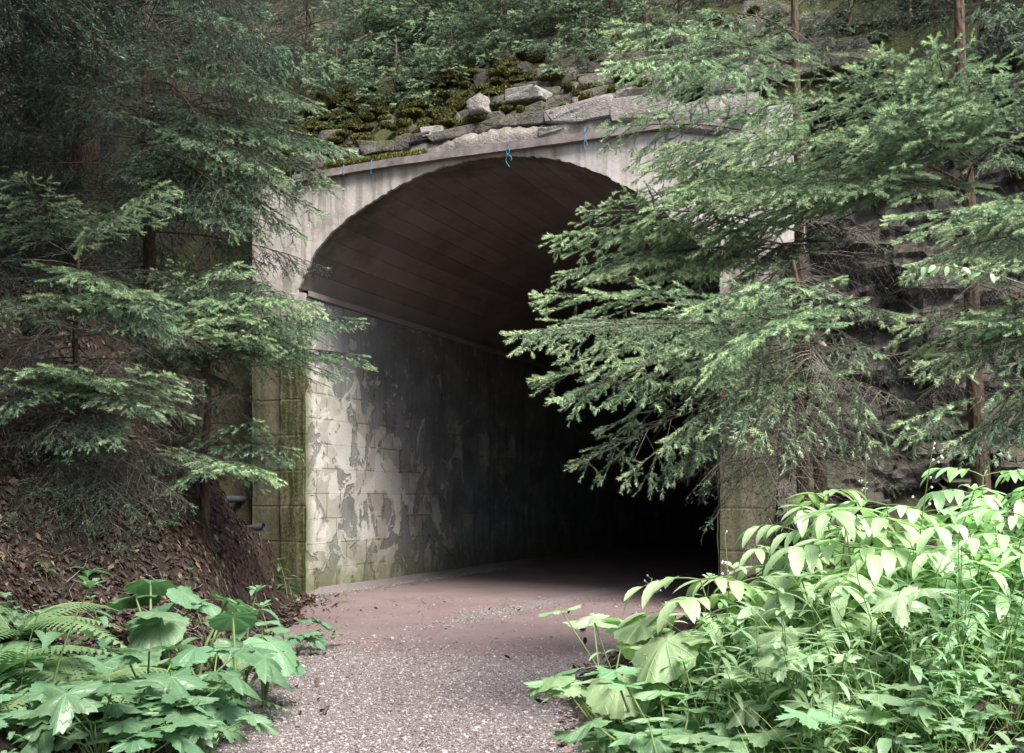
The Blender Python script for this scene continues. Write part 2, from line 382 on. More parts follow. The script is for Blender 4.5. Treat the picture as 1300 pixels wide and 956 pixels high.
def bough_mesh(name, L, rng, width=.4, droop=.12, bare=.12, fresh=.7, dead=.0, hang=.5, dens=300., ns=.165, arch=.1, lift=0.):
    mb = MB(); segs = []; wood = 0
    def curve(s):
        return np.array([L*s, .04*L*math.sin(3*s+ph), L*arch*4*s*(1-s)*(1-.3*s)+.05*L*max(0, s-.75)**1.*2*0])
    ph = rng.uniform(0, 6)
    ax = np.array([curve(s) for s in np.linspace(0, 1, 12)])
    ax -= np.outer(np.linspace(0, 1, 12), ax[-1]-np.array([L, 0, 0])); 
    tube(mb, ax, np.linspace(.0045+.0035*L, .002, 12), 5, 0)
    if bare < 1:
        for a, b in zip(np.linspace(max(bare, .3), 1, 9)[:-1], np.linspace(max(bare, .3), 1, 9)[1:]):
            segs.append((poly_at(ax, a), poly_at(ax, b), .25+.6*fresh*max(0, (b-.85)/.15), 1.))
    s = max(.06, bare*.6); side = 1; k = 0
    while s < .985:
        side = -side; k += 1
        ll = L*width*(min(1, (s+.04)/.22)**.7)*(1-s)**.75*rng.uniform(.7, 1.15)+.07
        org = poly_at(ax, s); tan = nrmz(poly_at(ax, min(1, s+.05))-poly_at(ax, max(0, s-.05)))
        sd = np.array([-tan[1], tan[0], 0])*side
        an = math.radians(rng.uniform(42, 62)+(1-s)*8)
        d0 = nrmz(tan*math.cos(an)+sd*math.sin(an)+np.array([0, 0, rng.uniform(-.25, .1)]))
        n = 7; pts = []
        for i in range(n):
            f = i/(n-1)
            p = org+d0*ll*f+tan*ll*.18*f*f+np.array([0, 0, -hang*ll*(.55*f*f-.22*f**4)*1.1])
            pts.append(p)
        pts = np.array(pts)
        isdead = rng.random() < dead*(1.4-s) or s < bare
        if isdead: ll2 = ll*rng.uniform(.4, .9); pts = pts[0]+(pts-pts[0])*ll2/ll
        tube(mb, pts, np.linspace(.0022+.003*ll, .0014, n), 4, 2 if isdead else 0)
        # side shoots
        q = .12 if not isdead else .2; s2 = 1
        while q < .97:
            s2 = -s2
            o2 = poly_at(pts, q); t2 = nrmz(poly_at(pts, min(1, q+.1))-poly_at(pts, max(0, q-.1)))
            sd2 = nrmz(np.cross(t2, np.array([0, 0, 1.])))*s2
            l2 = min(.34, (.135+.42*ll*(1-q)**.8)*rng.uniform(.6, 1.15))
            a2 = math.radians(rng.uniform(38, 58))
            d2 = nrmz(t2*math.cos(a2)+sd2*math.sin(a2)+np.array([0, 0, rng.uniform(-.45, .08)*hang*1.6]))
            e2 = o2+d2*l2+np.array([0, 0, -.25*l2*hang])
            m2 = (o2+e2)/2+np.array([0, 0, .1*l2*hang])
            if isdead:
                if rng.random() < .7:
                    tube(mb, [o2, m2, o2+(e2-o2)*rng.uniform(.6, 1)], [.0016, .0012, .0008], 3, 2)
                    if rng.random() < .5:
                        segs.append((m2, e2, .02, .6)) if rng.random() < .35 else None
            else:
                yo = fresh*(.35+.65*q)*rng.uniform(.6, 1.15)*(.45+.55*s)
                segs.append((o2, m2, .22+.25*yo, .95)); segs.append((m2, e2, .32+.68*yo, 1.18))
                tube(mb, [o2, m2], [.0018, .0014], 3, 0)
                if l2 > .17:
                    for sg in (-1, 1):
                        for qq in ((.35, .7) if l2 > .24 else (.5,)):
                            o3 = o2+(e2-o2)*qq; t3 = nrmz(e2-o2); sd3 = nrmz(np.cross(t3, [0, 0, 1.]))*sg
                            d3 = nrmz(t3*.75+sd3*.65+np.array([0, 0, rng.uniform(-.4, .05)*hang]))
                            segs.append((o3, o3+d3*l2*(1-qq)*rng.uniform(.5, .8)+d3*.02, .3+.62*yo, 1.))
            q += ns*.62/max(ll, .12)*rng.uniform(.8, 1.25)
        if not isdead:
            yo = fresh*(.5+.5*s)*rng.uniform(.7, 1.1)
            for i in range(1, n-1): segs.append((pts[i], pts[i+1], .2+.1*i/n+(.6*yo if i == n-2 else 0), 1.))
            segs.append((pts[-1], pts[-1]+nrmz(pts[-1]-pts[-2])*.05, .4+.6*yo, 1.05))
        s += ns*.62/L*rng.uniform(.75, 1.25)
    for sg in (-1, 0, 1):
        e = ax[-1]; t_ = nrmz(ax[-1]-ax[-3]); d = nrmz(t_+np.array([-t_[1], t_[0], 0])*sg*.7+np.array([0, 0, .1]))
        segs.append((e, e+d*.1, .5+.5*fresh, 1.1))
    if lift: segs = [(a, b, min(1., t+lift), f) if t > .05 else (a, b, t, f) for a, b, t, f in segs]
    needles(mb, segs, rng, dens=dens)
    return mb.mesh(name, ['twig', 'needle', 'deadtwig'])

LIB = {}
def lib_build():
    r = np.random.default_rng(3)
    for L in (.7, 1.2, 1.8, 2.5):
        for k in range(3):
            LIB[('live', L, k)] = bough_mesh('bough', L, r, width=[.42, .36, .48][k], hang=[.45, .75, .35][k], fresh=[.9, .6, .8][k], arch=[.05, .07, .03][k], dens=370)
        for k in range(3):
            LIB[('bright', L, k)] = bough_mesh('bough', L, r, width=[.44, .38, .5][k], hang=[.4, .7, .3][k], fresh=[1., .9, .8][k], arch=[.05, .07, .03][k], dens=370, lift=.2, dead=[0., .12, .05][k])
        for k in range(2):
            LIB[('dull', L, k)] = bough_mesh('bough', L, r, width=.42, hang=.8+.3*k, fresh=.03, bare=.25, dead=.15, arch=.06, dens=240)
    for L in (1.2, 1.8, 2.5):
        for k in range(2):
            LIB[('half', L, k)] = bough_mesh('bough', L, r, width=.42, hang=.9+.3*k, lift=.12, fresh=.6, bare=.3, dead=.45, arch=.06, dens=290)
            LIB[('dead', L, k)] = bough_mesh('dead_bough', L, r, width=.5, hang=.9, fresh=0., bare=.2, dead=1., arch=.05, dens=100, ns=.1)
lib_build()

def place_bough(tree, o, tip, kind='live', roll=None, scale=1., name=None):
    o = np.asarray(o, float); tip = np.asarray(tip, float); d = tip-o; ln = np.linalg.norm(d)
    Ls = sorted({k[1] for k in LIB if k[0] == kind}, key=lambda a: abs(math.log(a/ln)))
    L = Ls[0]; ks = [k for k in LIB if k[0] == kind and k[1] == L]; me = LIB[random.choice(ks)]
    x = nrmz(d); z = np.array([0, 0, 1.]); y = nrmz(np.cross(z, x)); z = np.cross(x, y)
    r = random.uniform(-.42, .42) if roll is None else roll
    y2 = y*math.cos(r)+z*math.sin(r); z2 = np.cross(x, y2)
    s = ln/L; fl = random.choice((-1, 1)); t = (s+1)/2 if s > 1 else s
    mt = Matrix(((x[0]*s, y2[0]*t*fl, z2[0]*t, o[0]), (x[1]*s, y2[1]*t*fl, z2[1]*t, o[1]), (x[2]*s, y2[2]*t*fl, z2[2]*t, o[2]), (0, 0, 0, 1)))
    ob = bpy.data.objects.new('dead_bough' if kind == 'dead' else 'bough', me); COL.objects.link(ob)
    ob.parent = tree
    ob.matrix_local = Matrix.Translation(-tree.location) @ mt
    return ob

def trunk_pts(base, top, bend=0.):
    base = np.array(base, float); top = np.array(top, float); pts = []
    for i in range(14):
        f = i/13; p = base*(1-f)+top*f
        p[0] += bend*math.sin(f*PI)+.015*math.sin(f*17); p[1] += .015*math.cos(f*13); pts.append(p)
    return np.array(pts)

def spruce(label, base, top, r0, whorls=None, heroes=(), bend=0., group=None, seed=0, rtop=.012):
    """whorls: (z0, z1, spacing, len_bottom, len_top, n, kind, az_centre, az_spread, elev)"""
    random.seed(seed+100)
    base = np.array(base, float); top = np.array(top, float)
    tr = empty('spruce_tree', base, label, 'tree', group)
    pts = trunk_pts(base-np.array([0, 0, .3]), top, bend)
    mb = MB(); tube(mb, pts-base, r0*(1-np.linspace(0, 1, 14))**.8+rtop, 10, 0); mb.obj('trunk', ['bark'], tr)
    def tp(z):
        f = (z-pts[0][2])/(pts[-1][2]-pts[0][2]); return poly_at(pts, min(1, max(0, f)))
    nb = 0
    for (z0, z1, sp, l0, l1, n, kind, azc, azs, el) in (whorls or []):
        z = z0; rot = random.uniform(0, 6)
        while z < z1 and nb < 96:
            f = (z-z0)/max(.01, z1-z0)
            for k in range(n):
                az = (azc+random.uniform(-azs, azs)) if azs < 170 else math.degrees(rot)+360*k/n+random.uniform(-20, 20)
                ll = (l0+(l1-l0)*f)*random.uniform(.75, 1.15)
                e = math.radians(el+random.uniform(-8, 8)); a = math.radians(az)
                zz = z+random.uniform(-.06, .06); o = tp(zz)
                t = o+ll*np.array([math.cos(a)*math.cos(e), math.sin(a)*math.cos(e), math.sin(e)])
                place_bough(tr, o, t, kind); nb += 1
            rot += 1.; z += sp*random.uniform(.85, 1.15)
    for h in heroes:
        kind = h[4] if len(h) > 4 else 'live'
        z = EYE+(HZ-h[0])/FPX*base[1]
        place_bough(tr, tp(z), at(h[1], h[2], h[3]), kind)
    return tr

# ---------------------------------------------------------------- terrain
def edge_l(y): return -2.45-.12*(y-9)-(.1*(y-9) if y < 9 else 0)*-1
def edge_r(y): return .5+.40*(y-9) if y > 9 else .5-.05*(9-y)
def hill_h(v): return 7.05+1.15*max(0, v-.5)
def G(x, y):
    u, v = UV(x, y)
    wob = .25*nz(x, y, 3., .6)
    dl = (edge_l(y)+wob)-x; dr = x-(edge_r(y)+wob)
    z = 0.
    if dl > 0:
        k = .42+1.4*sstep(9, 13.6, y)
        z = k*min(dl, 2.2)*sstep(0, .5, dl)+.45*max(0, dl-2.2)
    elif dr > 0:
        z = .5*min(dr, 1.6)*sstep(0, .5, dr)+.22*max(0, dr-1.6)
    inside = sstep(-1.0, -.9, u)*(1-sstep(7.75, 7.85, u))
    if v > -1.6 and inside < 1:
        w = 3.6 if u < 3 else 1.5
        s = sstep(-.7 if u < 3 else .1, -.7+w+1.2 if u < 3 else .1+w, v)
        z = z*(1-s)+max(z, hill_h(max(v, .5)))*s
    if inside > 0:
        zi = 0. if v < .25 else hill_h(v)
        if v < .25: zi = z if v < -.0 else 0.
        z = z*(1-inside)+zi*inside
    if u < -.9 or v < 0: z *= 1-.82*sstep(-2.6, -1.2, u)*(1-sstep(-.3, .3, u))*sstep(-3.2, -1.4, v)*(1-sstep(-.2, .8, v))
    onp = 1-min(1, max(0, dl, dr)*1.5)
    if v < .25 or inside < 1:
        z += .22*(1-onp)*sstep(.3, 1.2, max(dl, dr))*nz(x, y, 9, .9)+(.012+.09*(1-onp))*nz(x, y, 0, 1.1)+.05*(1-onp)*nz(x, y, 2, 7)+(.008+.05*(1-onp))*nz(x, y, 5, 3.5)
    else: z += .25*nz(x, y, 0, .8)+.1*nz(x, y, 5, 3.)
    if v > 1.: z += .5*nz(x, y, 8, .35)
    return z
def path_mask(x, y):
    wob = .25*nz(x, y, 3., .6)
    return min(1, max(0, .5+1.2*min(x-(edge_l(y)+wob), (edge_r(y)+wob)-x)))
def gravel_mask(x, y):
    u, v = UV(x, y)
    g = .75*(1-sstep(9.4, 12.2, y+.25*x+.8*nz(x, y, 1, .7)))
    if y > 10: # pale strip across the mouth and a scatter along the wall foot
        strip = math.exp(-((y-(13.3+1.8*(x+.9)))*.49/.33)**2)*sstep(-1.6, -.4, x); g = max(g, .8*strip)
        if -3 < v < 9: g = max(g, .7*(1-sstep(.15, .9, u)))
    return g

def build_terrain():
    us = np.unique(np.round(np.concatenate([np.arange(-26, -9, 1.), np.arange(-9, -1.0, .16), np.arange(-.95, 7.8, .175), np.arange(7.8, 14, .18), np.arange(14, 30, 1.)]), 3))
    vs = np.unique(np.round(np.concatenate([np.arange(-34, -15, 1.5), np.arange(-15, -.05, .16), [0., .5], np.arange(.75, 6, .3), np.arange(6, 36, 1.2)]), 3))
    P = np.zeros((len(us), len(vs), 3)); pm = np.zeros((len(us), len(vs))); gm = pm.copy(); ms = pm.copy()
    for i, u in enumerate(us):
        for j, v in enumerate(vs):
            p = L0+UD*u+VD*v
            P[i, j] = (p[0], p[1], G(p[0], p[1]))
            if abs(v) < .01 and -.9 < u < 7.75: P[i, j, 2] = 0.
            pm[i, j] = path_mask(p[0], p[1]) if v < .3 else 0; gm[i, j] = gravel_mask(p[0], p[1])
            ms[i, j] = sstep(-1.5, 1.5, v)
    idx = np.arange(P.shape[0]*P.shape[1]).reshape(P.shape[:2])
    sets = {'path': [], 'ground': [], 'hillside': []}
    for i in range(len(us)-1):
        for j in range(len(vs)-1):
            uc, vc = (us[i]+us[i+1])/2, (vs[j]+vs[j+1])/2
            if -.95 < uc < 7.8 and 0 < vc < .5: continue
            q = (idx[i, j], idx[i+1, j], idx[i+1, j+1], idx[i, j+1])
            c = P.reshape(-1, 3)[list(q)].mean(0)
            if -.95 < uc < 7.8 and -.7 < vc < 0: sets['path' if -.1 < uc < 6.95 or pm[i, j] > .5 else 'ground'].append(q)
            elif vc > -.7: sets['hillside'].append(q)
            elif pm[i, j] > .5: sets['path'].append(q)
            else: sets['ground'].append(q)
    for k, qs in sets.items():
        qs = np.array(qs); un, inv = np.unique(qs, return_inverse=True)
        mb = MB(); mb.add(P.reshape(-1, 3)[un], quad=inv.reshape(-1, 4))
        if k == 'path':   # the floor carries on into the tunnel
            uu = np.concatenate([[-.3], us[(us >= -.25) & (us < 7.2)]]); vv = np.concatenate([np.arange(0, 14, .2), np.arange(14, 50, 2.)])
            pts = []; 
            for u in uu:
                for v in vv:
                    p = L0+UD*u+VD*v; pts.append((p[0], p[1], sstep(0, .4, v)*(.012*nz(p[0], p[1], 0, 1.1)+.008*nz(p[0], p[1], 5, 3.5)+.1*(1-sstep(0, .5, u)))))
            n2 = len(vv); ii = np.arange(len(pts)).reshape(len(uu), n2)
            q = np.stack([ii[:-1, :-1], ii[1:, :-1], ii[1:, 1:], ii[:-1, 1:]], -1).reshape(-1, 4)
            mb.add(pts, quad=q)
            xs = [(p[0], p[1]) for p in pts]
            at_ = {'path': np.concatenate([pm.ravel()[un], np.ones(len(pts))]), 'gravel': np.concatenate([gm.ravel()[un], [gravel_mask(*a) for a in xs]]), 'moss': np.zeros(len(un)+len(pts))}
        else: at_ = {'path': pm.ravel()[un], 'gravel': gm.ravel()[un], 'moss': ms.ravel()[un]}
        o = mb.obj(k, ['soil'], attrs=at_); tag(o, kind='structure')
build_terrain()

# ---------------------------------------------------------------- tunnel
ARCH = np.array([(-.15, 5.05), (-.12, 5.2), (.08, 5.53), (.42, 5.9), (.89, 6.18), (1.43, 6.42), (1.96, 6.62), (2.5, 6.74), (3.2, 6.8), (3.9, 6.74), (4.5, 6.6), (5.11, 6.33), (5.72, 5.95), (6.25, 5.5), (6.55, 5.2), (6.62, 5.05)])
def arch_z(u):
    if u <= -.15 or u >= 6.62: return 5.05
    return float(np.interp(u, ARCH[:, 0], ARCH[:, 1]))
def fine_arch(n=260):
    d = np.concatenate([[0], np.cumsum(np.linalg.norm(np.diff(ARCH, axis=0), axis=1))])
    s = np.linspace(0, d[-1], n)
    a = np.stack([np.interp(s, d, ARCH[:, 0]), np.interp(s, d, ARCH[:, 1])], 1)
    for _ in range(30): a[1:-1] = (a[:-2]+a[1:-1]*2+a[2:])/4
    return a, s
TUN = empty('tunnel', W(0, 0, 0), 'old concrete road tunnel mouth with segmental arch and peeling plastered side wall', 'tunnel')
def tobj(mb, name, mats): 
    o = mb.obj(name, mats); o.parent = TUN; o.matrix_parent_inverse = Matrix.Translation(-TUN.location); return o
def build_tunnel():
    A, S = fine_arch()
    # portal wall, thickness T, ragged at the arch
    rg = np.random.default_rng(5); T = .05; TOP = 6.9
    jag = np.cumsum(rg.normal(0, .010, len(A)*1)); jag -= np.linspace(jag[0], jag[-1], len(A)); jag = np.clip(jag, -.02, .025)+np.repeat(rg.uniform(-.012, .012, len(A)//3+1), 3)[:len(A)]*(rg.random(len(A)) < .6)+.022*np.array([nz(k*.11, 3, 0, 1) for k in range(len(A))])+rg.uniform(-.007, .007, len(A)); jag = np.maximum(jag, -.034)
    Ai = A.copy()
    for i in range(1, len(A)-1):
        nrm = nrmz(np.array([3.2-A[i, 0], 4.2-A[i, 1]])); Ai[i] = A[i]+nrm*(.04+jag[i])
    mb = MB()
    Ai[0, 0] = -.2; Ai[-1, 0] = 6.67; Ai[:, 0] = np.maximum.accumulate(Ai[:, 0]+np.arange(len(Ai))*2e-5); fr = [W(u, -.003, z) for u, z in Ai]; bk = [W(u, T, z) for u, z in Ai]
    tf = [W(u, -.003, TOP) for u in np.linspace(-.2, 6.67, len(Ai))]; n = len(Ai)
    i = np.arange(n-1)
    mb.add(fr+tf, quad=np.stack([i, i+1, i+1+n, i+n], 1), smooth=False)
    mb.add(fr+bk, quad=np.stack([i+n, i+1+n, i+1, i], 1))
    def block(u0, u1, v0, v1, z0, z1, nu=6, nv=6, nzz=30, amp=.012, side=None):
        # displaced box with all faces
        def face(f, a, b):
            g = [[f(x, y) for y in np.linspace(0, 1, b)] for x in np.linspace(0, 1, a)]
            vv = []
            for row in g:
                for (u, v, z) in row:
                    d = amp*nz(u*3, v*3+7, z*2, 1.3)
                    p = W(u, v-d, z); vv.append(p)
            q = np.arange(a*b).reshape(a, b)
            mb.add(vv, quad=np.stack([q[:-1, :-1], q[1:, :-1], q[1:, 1:], q[:-1, 1:]], -1).reshape(-1, 4))
        face(lambda a, b: (u0+(u1-u0)*a, v0, z0+(z1-z0)*b), nu, nzz)
        face(lambda a, b: (u0, v0+(v1-v0)*a, z0+(z1-z0)*b), nv, nzz)
        face(lambda a, b: (u1, v0+(v1-v0)*a, z0+(z1-z0)*b), nv, nzz)
        face(lambda a, b: (u0+(u1-u0)*a, v0+(v1-v0)*b, z1), nu, nv)
    block(-1.08, -.149, .001, .9, 4.98, TOP, nzz=12, amp=0); block(6.619, 7.95, .001, .9, 4.98, TOP, nzz=12, amp=0)
    mb.add([W(-1.08, .002, 6.895), W(8.1, .002, 6.895), W(8.1, 1.2, 7.3), W(-1.08, 1.2, 7.3)], quad=[(0, 1, 2, 3)])
    tobj(mb, 'portal_wall', ['portal'])
    # piers: outer strip and mossy rounded inner strip
    mb = MB(); block(-1.08, -.47, .0, .9, -.3, 4.978, amp=.03); tobj(mb, 'pier', ['portal'])
    mb = MB(); block(6.86, 7.62, .0, .9, -.3, 4.978, amp=.02); tobj(mb, 'pier', ['portal'])
    mb = MB(); block(-.468, -.012, -.05, .5, -.3, 4.974, nu=8, amp=.05)
    tobj(mb, 'corner_strip', ['mossyportal'])
    # vault with the ledge
    vs = np.concatenate([np.arange(.0, 12, .5), np.arange(12, 48, 3.)]); n = len(A)
    mb = MB(); pts = []; uv = []
    Av = A.copy(); 
    for v in vs:
        for k in range(n):
            pts.append(W(Av[k, 0], v+(.03 if v == 0 else 0), Av[k, 1])); uv.append((v, S[k]))
    q = np.arange(len(pts)).reshape(len(vs), n)
    mb.add(pts, quad=np.stack([q[:-1, :-1], q[:-1, 1:], q[1:, 1:], q[1:, :-1]], -1).reshape(-1, 4), uv=uv)
    tobj(mb, 'vault', ['vault'])
    mb = MB()
    for (u0, u1) in ((-.15, .035), (6.8, 6.62)):
        pts = []; uv = []
        for v in vs:
            vv = max(v, .02); e = .015*nz(vv*2, 3, u0)
            pts += [W(u0, vv, 5.05), W(u1+e, vv, 5.02), W(u1+e, vv, 4.93), W(-.02 if u0 < 0 else 6.86, vv, 4.90)]
            uv += [(v, 0), (v, .2), (v, .3), (v, .4)]
        q = np.arange(len(pts)).reshape(len(vs), 4)
        mb.add(pts, quad=np.stack([q[:-1, :-1], q[:-1, 1:], q[1:, 1:], q[1:, :-1]], -1).reshape(-1, 4), uv=uv, smooth=False)
    tobj(mb, 'springing_ledge', ['vault'])
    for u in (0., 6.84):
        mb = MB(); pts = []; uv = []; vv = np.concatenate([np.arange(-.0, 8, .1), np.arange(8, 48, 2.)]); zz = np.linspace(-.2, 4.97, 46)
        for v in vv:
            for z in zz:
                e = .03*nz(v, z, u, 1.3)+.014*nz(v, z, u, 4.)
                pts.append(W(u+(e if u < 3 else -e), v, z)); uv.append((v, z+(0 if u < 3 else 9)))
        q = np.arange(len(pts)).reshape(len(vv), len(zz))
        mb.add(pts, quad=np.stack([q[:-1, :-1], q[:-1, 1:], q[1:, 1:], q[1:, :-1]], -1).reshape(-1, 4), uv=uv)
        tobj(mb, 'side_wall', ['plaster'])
    mb = MB(); mb.add([W(6.95, .86, -.3), W(9.2, .86, -.3), W(9.2, .86, 7.0), W(6.95, .86, 7.0)], quad=[(0, 1, 2, 3)]); tobj(mb, 'backfill', ['void'])
    mb = MB(); mb.add([W(-.5, 47.5, -.3), W(7.4, 47.5, -.3), W(7.4, 47.5, 7.2), W(-.5, 47.5, 7.2)], quad=[(0, 1, 2, 3)])
    tobj(mb, 'added_end_cap', ['void'])  # cap added at the unseen far end to keep the tunnel black
    # timber rail across the top of the arch
    mb = MB(); pts = []
    for k, u in enumerate(np.linspace(-.2, 7.5, 40)):
        w = .012*nz(u, 0, 0, 2.); z = 6.80+.02*math.sin(u*.9); h = .115+.02*nz(u, 4, 0, 1.5)
        pts += [W(u, -.10+w, z+w), W(u, -.10-w, z+h), W(u, .02, z+h+.012), W(u, .02, z+w)]
    q = []
    for k in range(39):
        for j in range(4): q.append((k*4+j, k*4+(j+1) % 4, k*4+4+(j+1) % 4, k*4+4+j))
    q.append((0, 1, 2, 3)); q.append((156, 159, 158, 157))
    mb.add(pts, quad=q, smooth=False); tobj(mb, 'timber_rail', ['timber'])
    # rough mortar lip above the rail
    mb = MB(); pts = []; us = np.linspace(1.0, 7.4, 120)
    for u in us:
        top = 6.95+.2*sstep(1.0, 2.8, u)+.10*nz(u, 1, 0, 2.1)+.05*nz(u, 2, 0, 9)+.03*nz(u, 2, 4, 25)
        pts += [W(u, -.02+.02*nz(u, 5, 0, 3), 6.90), W(u, -.05+.03*nz(u, 9, 0, 4), (6.9+top)/2), W(u, -.01+.04*nz(u, 7, 0, 5), top), W(u, .35, top+.06+.04*nz(u, 3, 0, 5))]
    q = np.arange(len(pts)).reshape(-1, 4)
    mb.add(pts, quad=np.stack([q[:-1, :-1], q[1:, :-1], q[1:, 1:], q[:-1, 1:]], -1).reshape(-1, 4)); tobj(mb, 'mortar_lip', ['lip'])
build_tunnel()

def icosphere(sub=2):
    import bmesh
    bm = bmesh.new(); bmesh.ops.create_icosphere(bm, subdivisions=sub, radius=1)
    v = np.array([x.co[:] for x in bm.verts]); f = np.array([[w.index for w in t.verts] for t in bm.faces]); bm.free()
    return v, f
ICO = {k: icosphere(k) for k in (1, 2, 3)}
def stone(mb, c, size, rz=0., seed=0, sub=3, mat=0, boxy=.55, tint=.5, tilt=0., rough=.12):
    v, f = ICO[sub]; v = v.copy()
    # boxy superellipsoid chopped by random planes
    m = np.abs(v).max(1)[:, None]; v = v*(1-boxy)+v/m*boxy*.85
    r = np.random.default_rng(seed)
    for _ in range(11):
        n = nrmz(r.normal(size=3)); d = r.uniform(.5, .85); k = v@n; over = np.maximum(0, k-d); v = v-np.outer(over*.9, n)
    if sub > 1:
        dis = np.array([noise.noise(Vector((a*1.7+seed*3.1, b*1.7, c_*1.7))) for a, b, c_ in v]); v = v*(1+rough*dis)[:, None]
        if sub > 2:
            dis = np.array([noise.noise(Vector((a*6+seed*3.1, b*6, c_*6))) for a, b, c_ in v]); v = v*(1+.04*dis)[:, None]
    v = v*np.asarray(size)[None]/2
    R = np.array(Matrix.Rotation(rz, 3, 'Z') @ Matrix.Rotation(tilt, 3, 'Y')); v = v@R.T
    mb.add(v+np.asarray(c)[None], tri=f, mat=mat, tint=tint, smooth=sub > 2)
def slab(mb, c, size, rz=0., seed=0, tilt=0., mat=0, tint=.5):
    import bmesh
    r = np.random.default_rng(seed); bm = bmesh.new()
    P = []
    for sx in (-1, 1):
        for sy in (-1, 1):
            for sz in (-1, 1): P.append(np.array([sx*r.uniform(.62, 1), sy*r.uniform(.7, 1), sz*r.uniform(.6, 1)]))
    for k in range(9):
        q = r.uniform(-1, 1, 3); a = int(r.integers(3)); q[a] = np.sign(q[a])*r.uniform(.9, 1.08); P.append(q)
    for q in P: bm.verts.new(Vector(q*np.asarray(size)/2))
    bmesh.ops.convex_hull(bm, input=bm.verts[:]); loose = [v for v in bm.verts if not v.link_faces]
    bmesh.ops.delete(bm, geom=loose, context='VERTS')
    bmesh.ops.bevel(bm, geom=bm.edges[:], offset=min(size)*.06, segments=1, affect='EDGES', profile=.6)
    bmesh.ops.triangulate(bm, faces=bm.faces[:])
    bmesh.ops.subdivide_edges(bm, edges=[e for e in bm.edges if e.calc_length() > .05], cuts=2, use_grid_fill=True)
    bmesh.ops.triangulate(bm, faces=bm.faces[:])
    for v in bm.verts:
        n = noise.noise(v.co*9+Vector((seed % 97, 0, 0)))*.012+noise.noise(v.co*26+Vector((seed % 97, 3, 0)))*.006
        v.co += v.co.normalized()*n
    bm.verts.index_update()
    v = np.array([x.co[:] for x in bm.verts]); f = np.array([[w.index for w in t.verts] for t in bm.faces]); bm.free()
    R = np.array(Matrix.Rotation(rz, 3, 'Z') @ Matrix.Rotation(tilt, 3, 'Y')); v = v@R.T
    mb.add(v+np.asarray(c)[None], tri=f, mat=mat, tint=tint, smooth=False)
RZ = math.atan2(UD[1], UD[0])

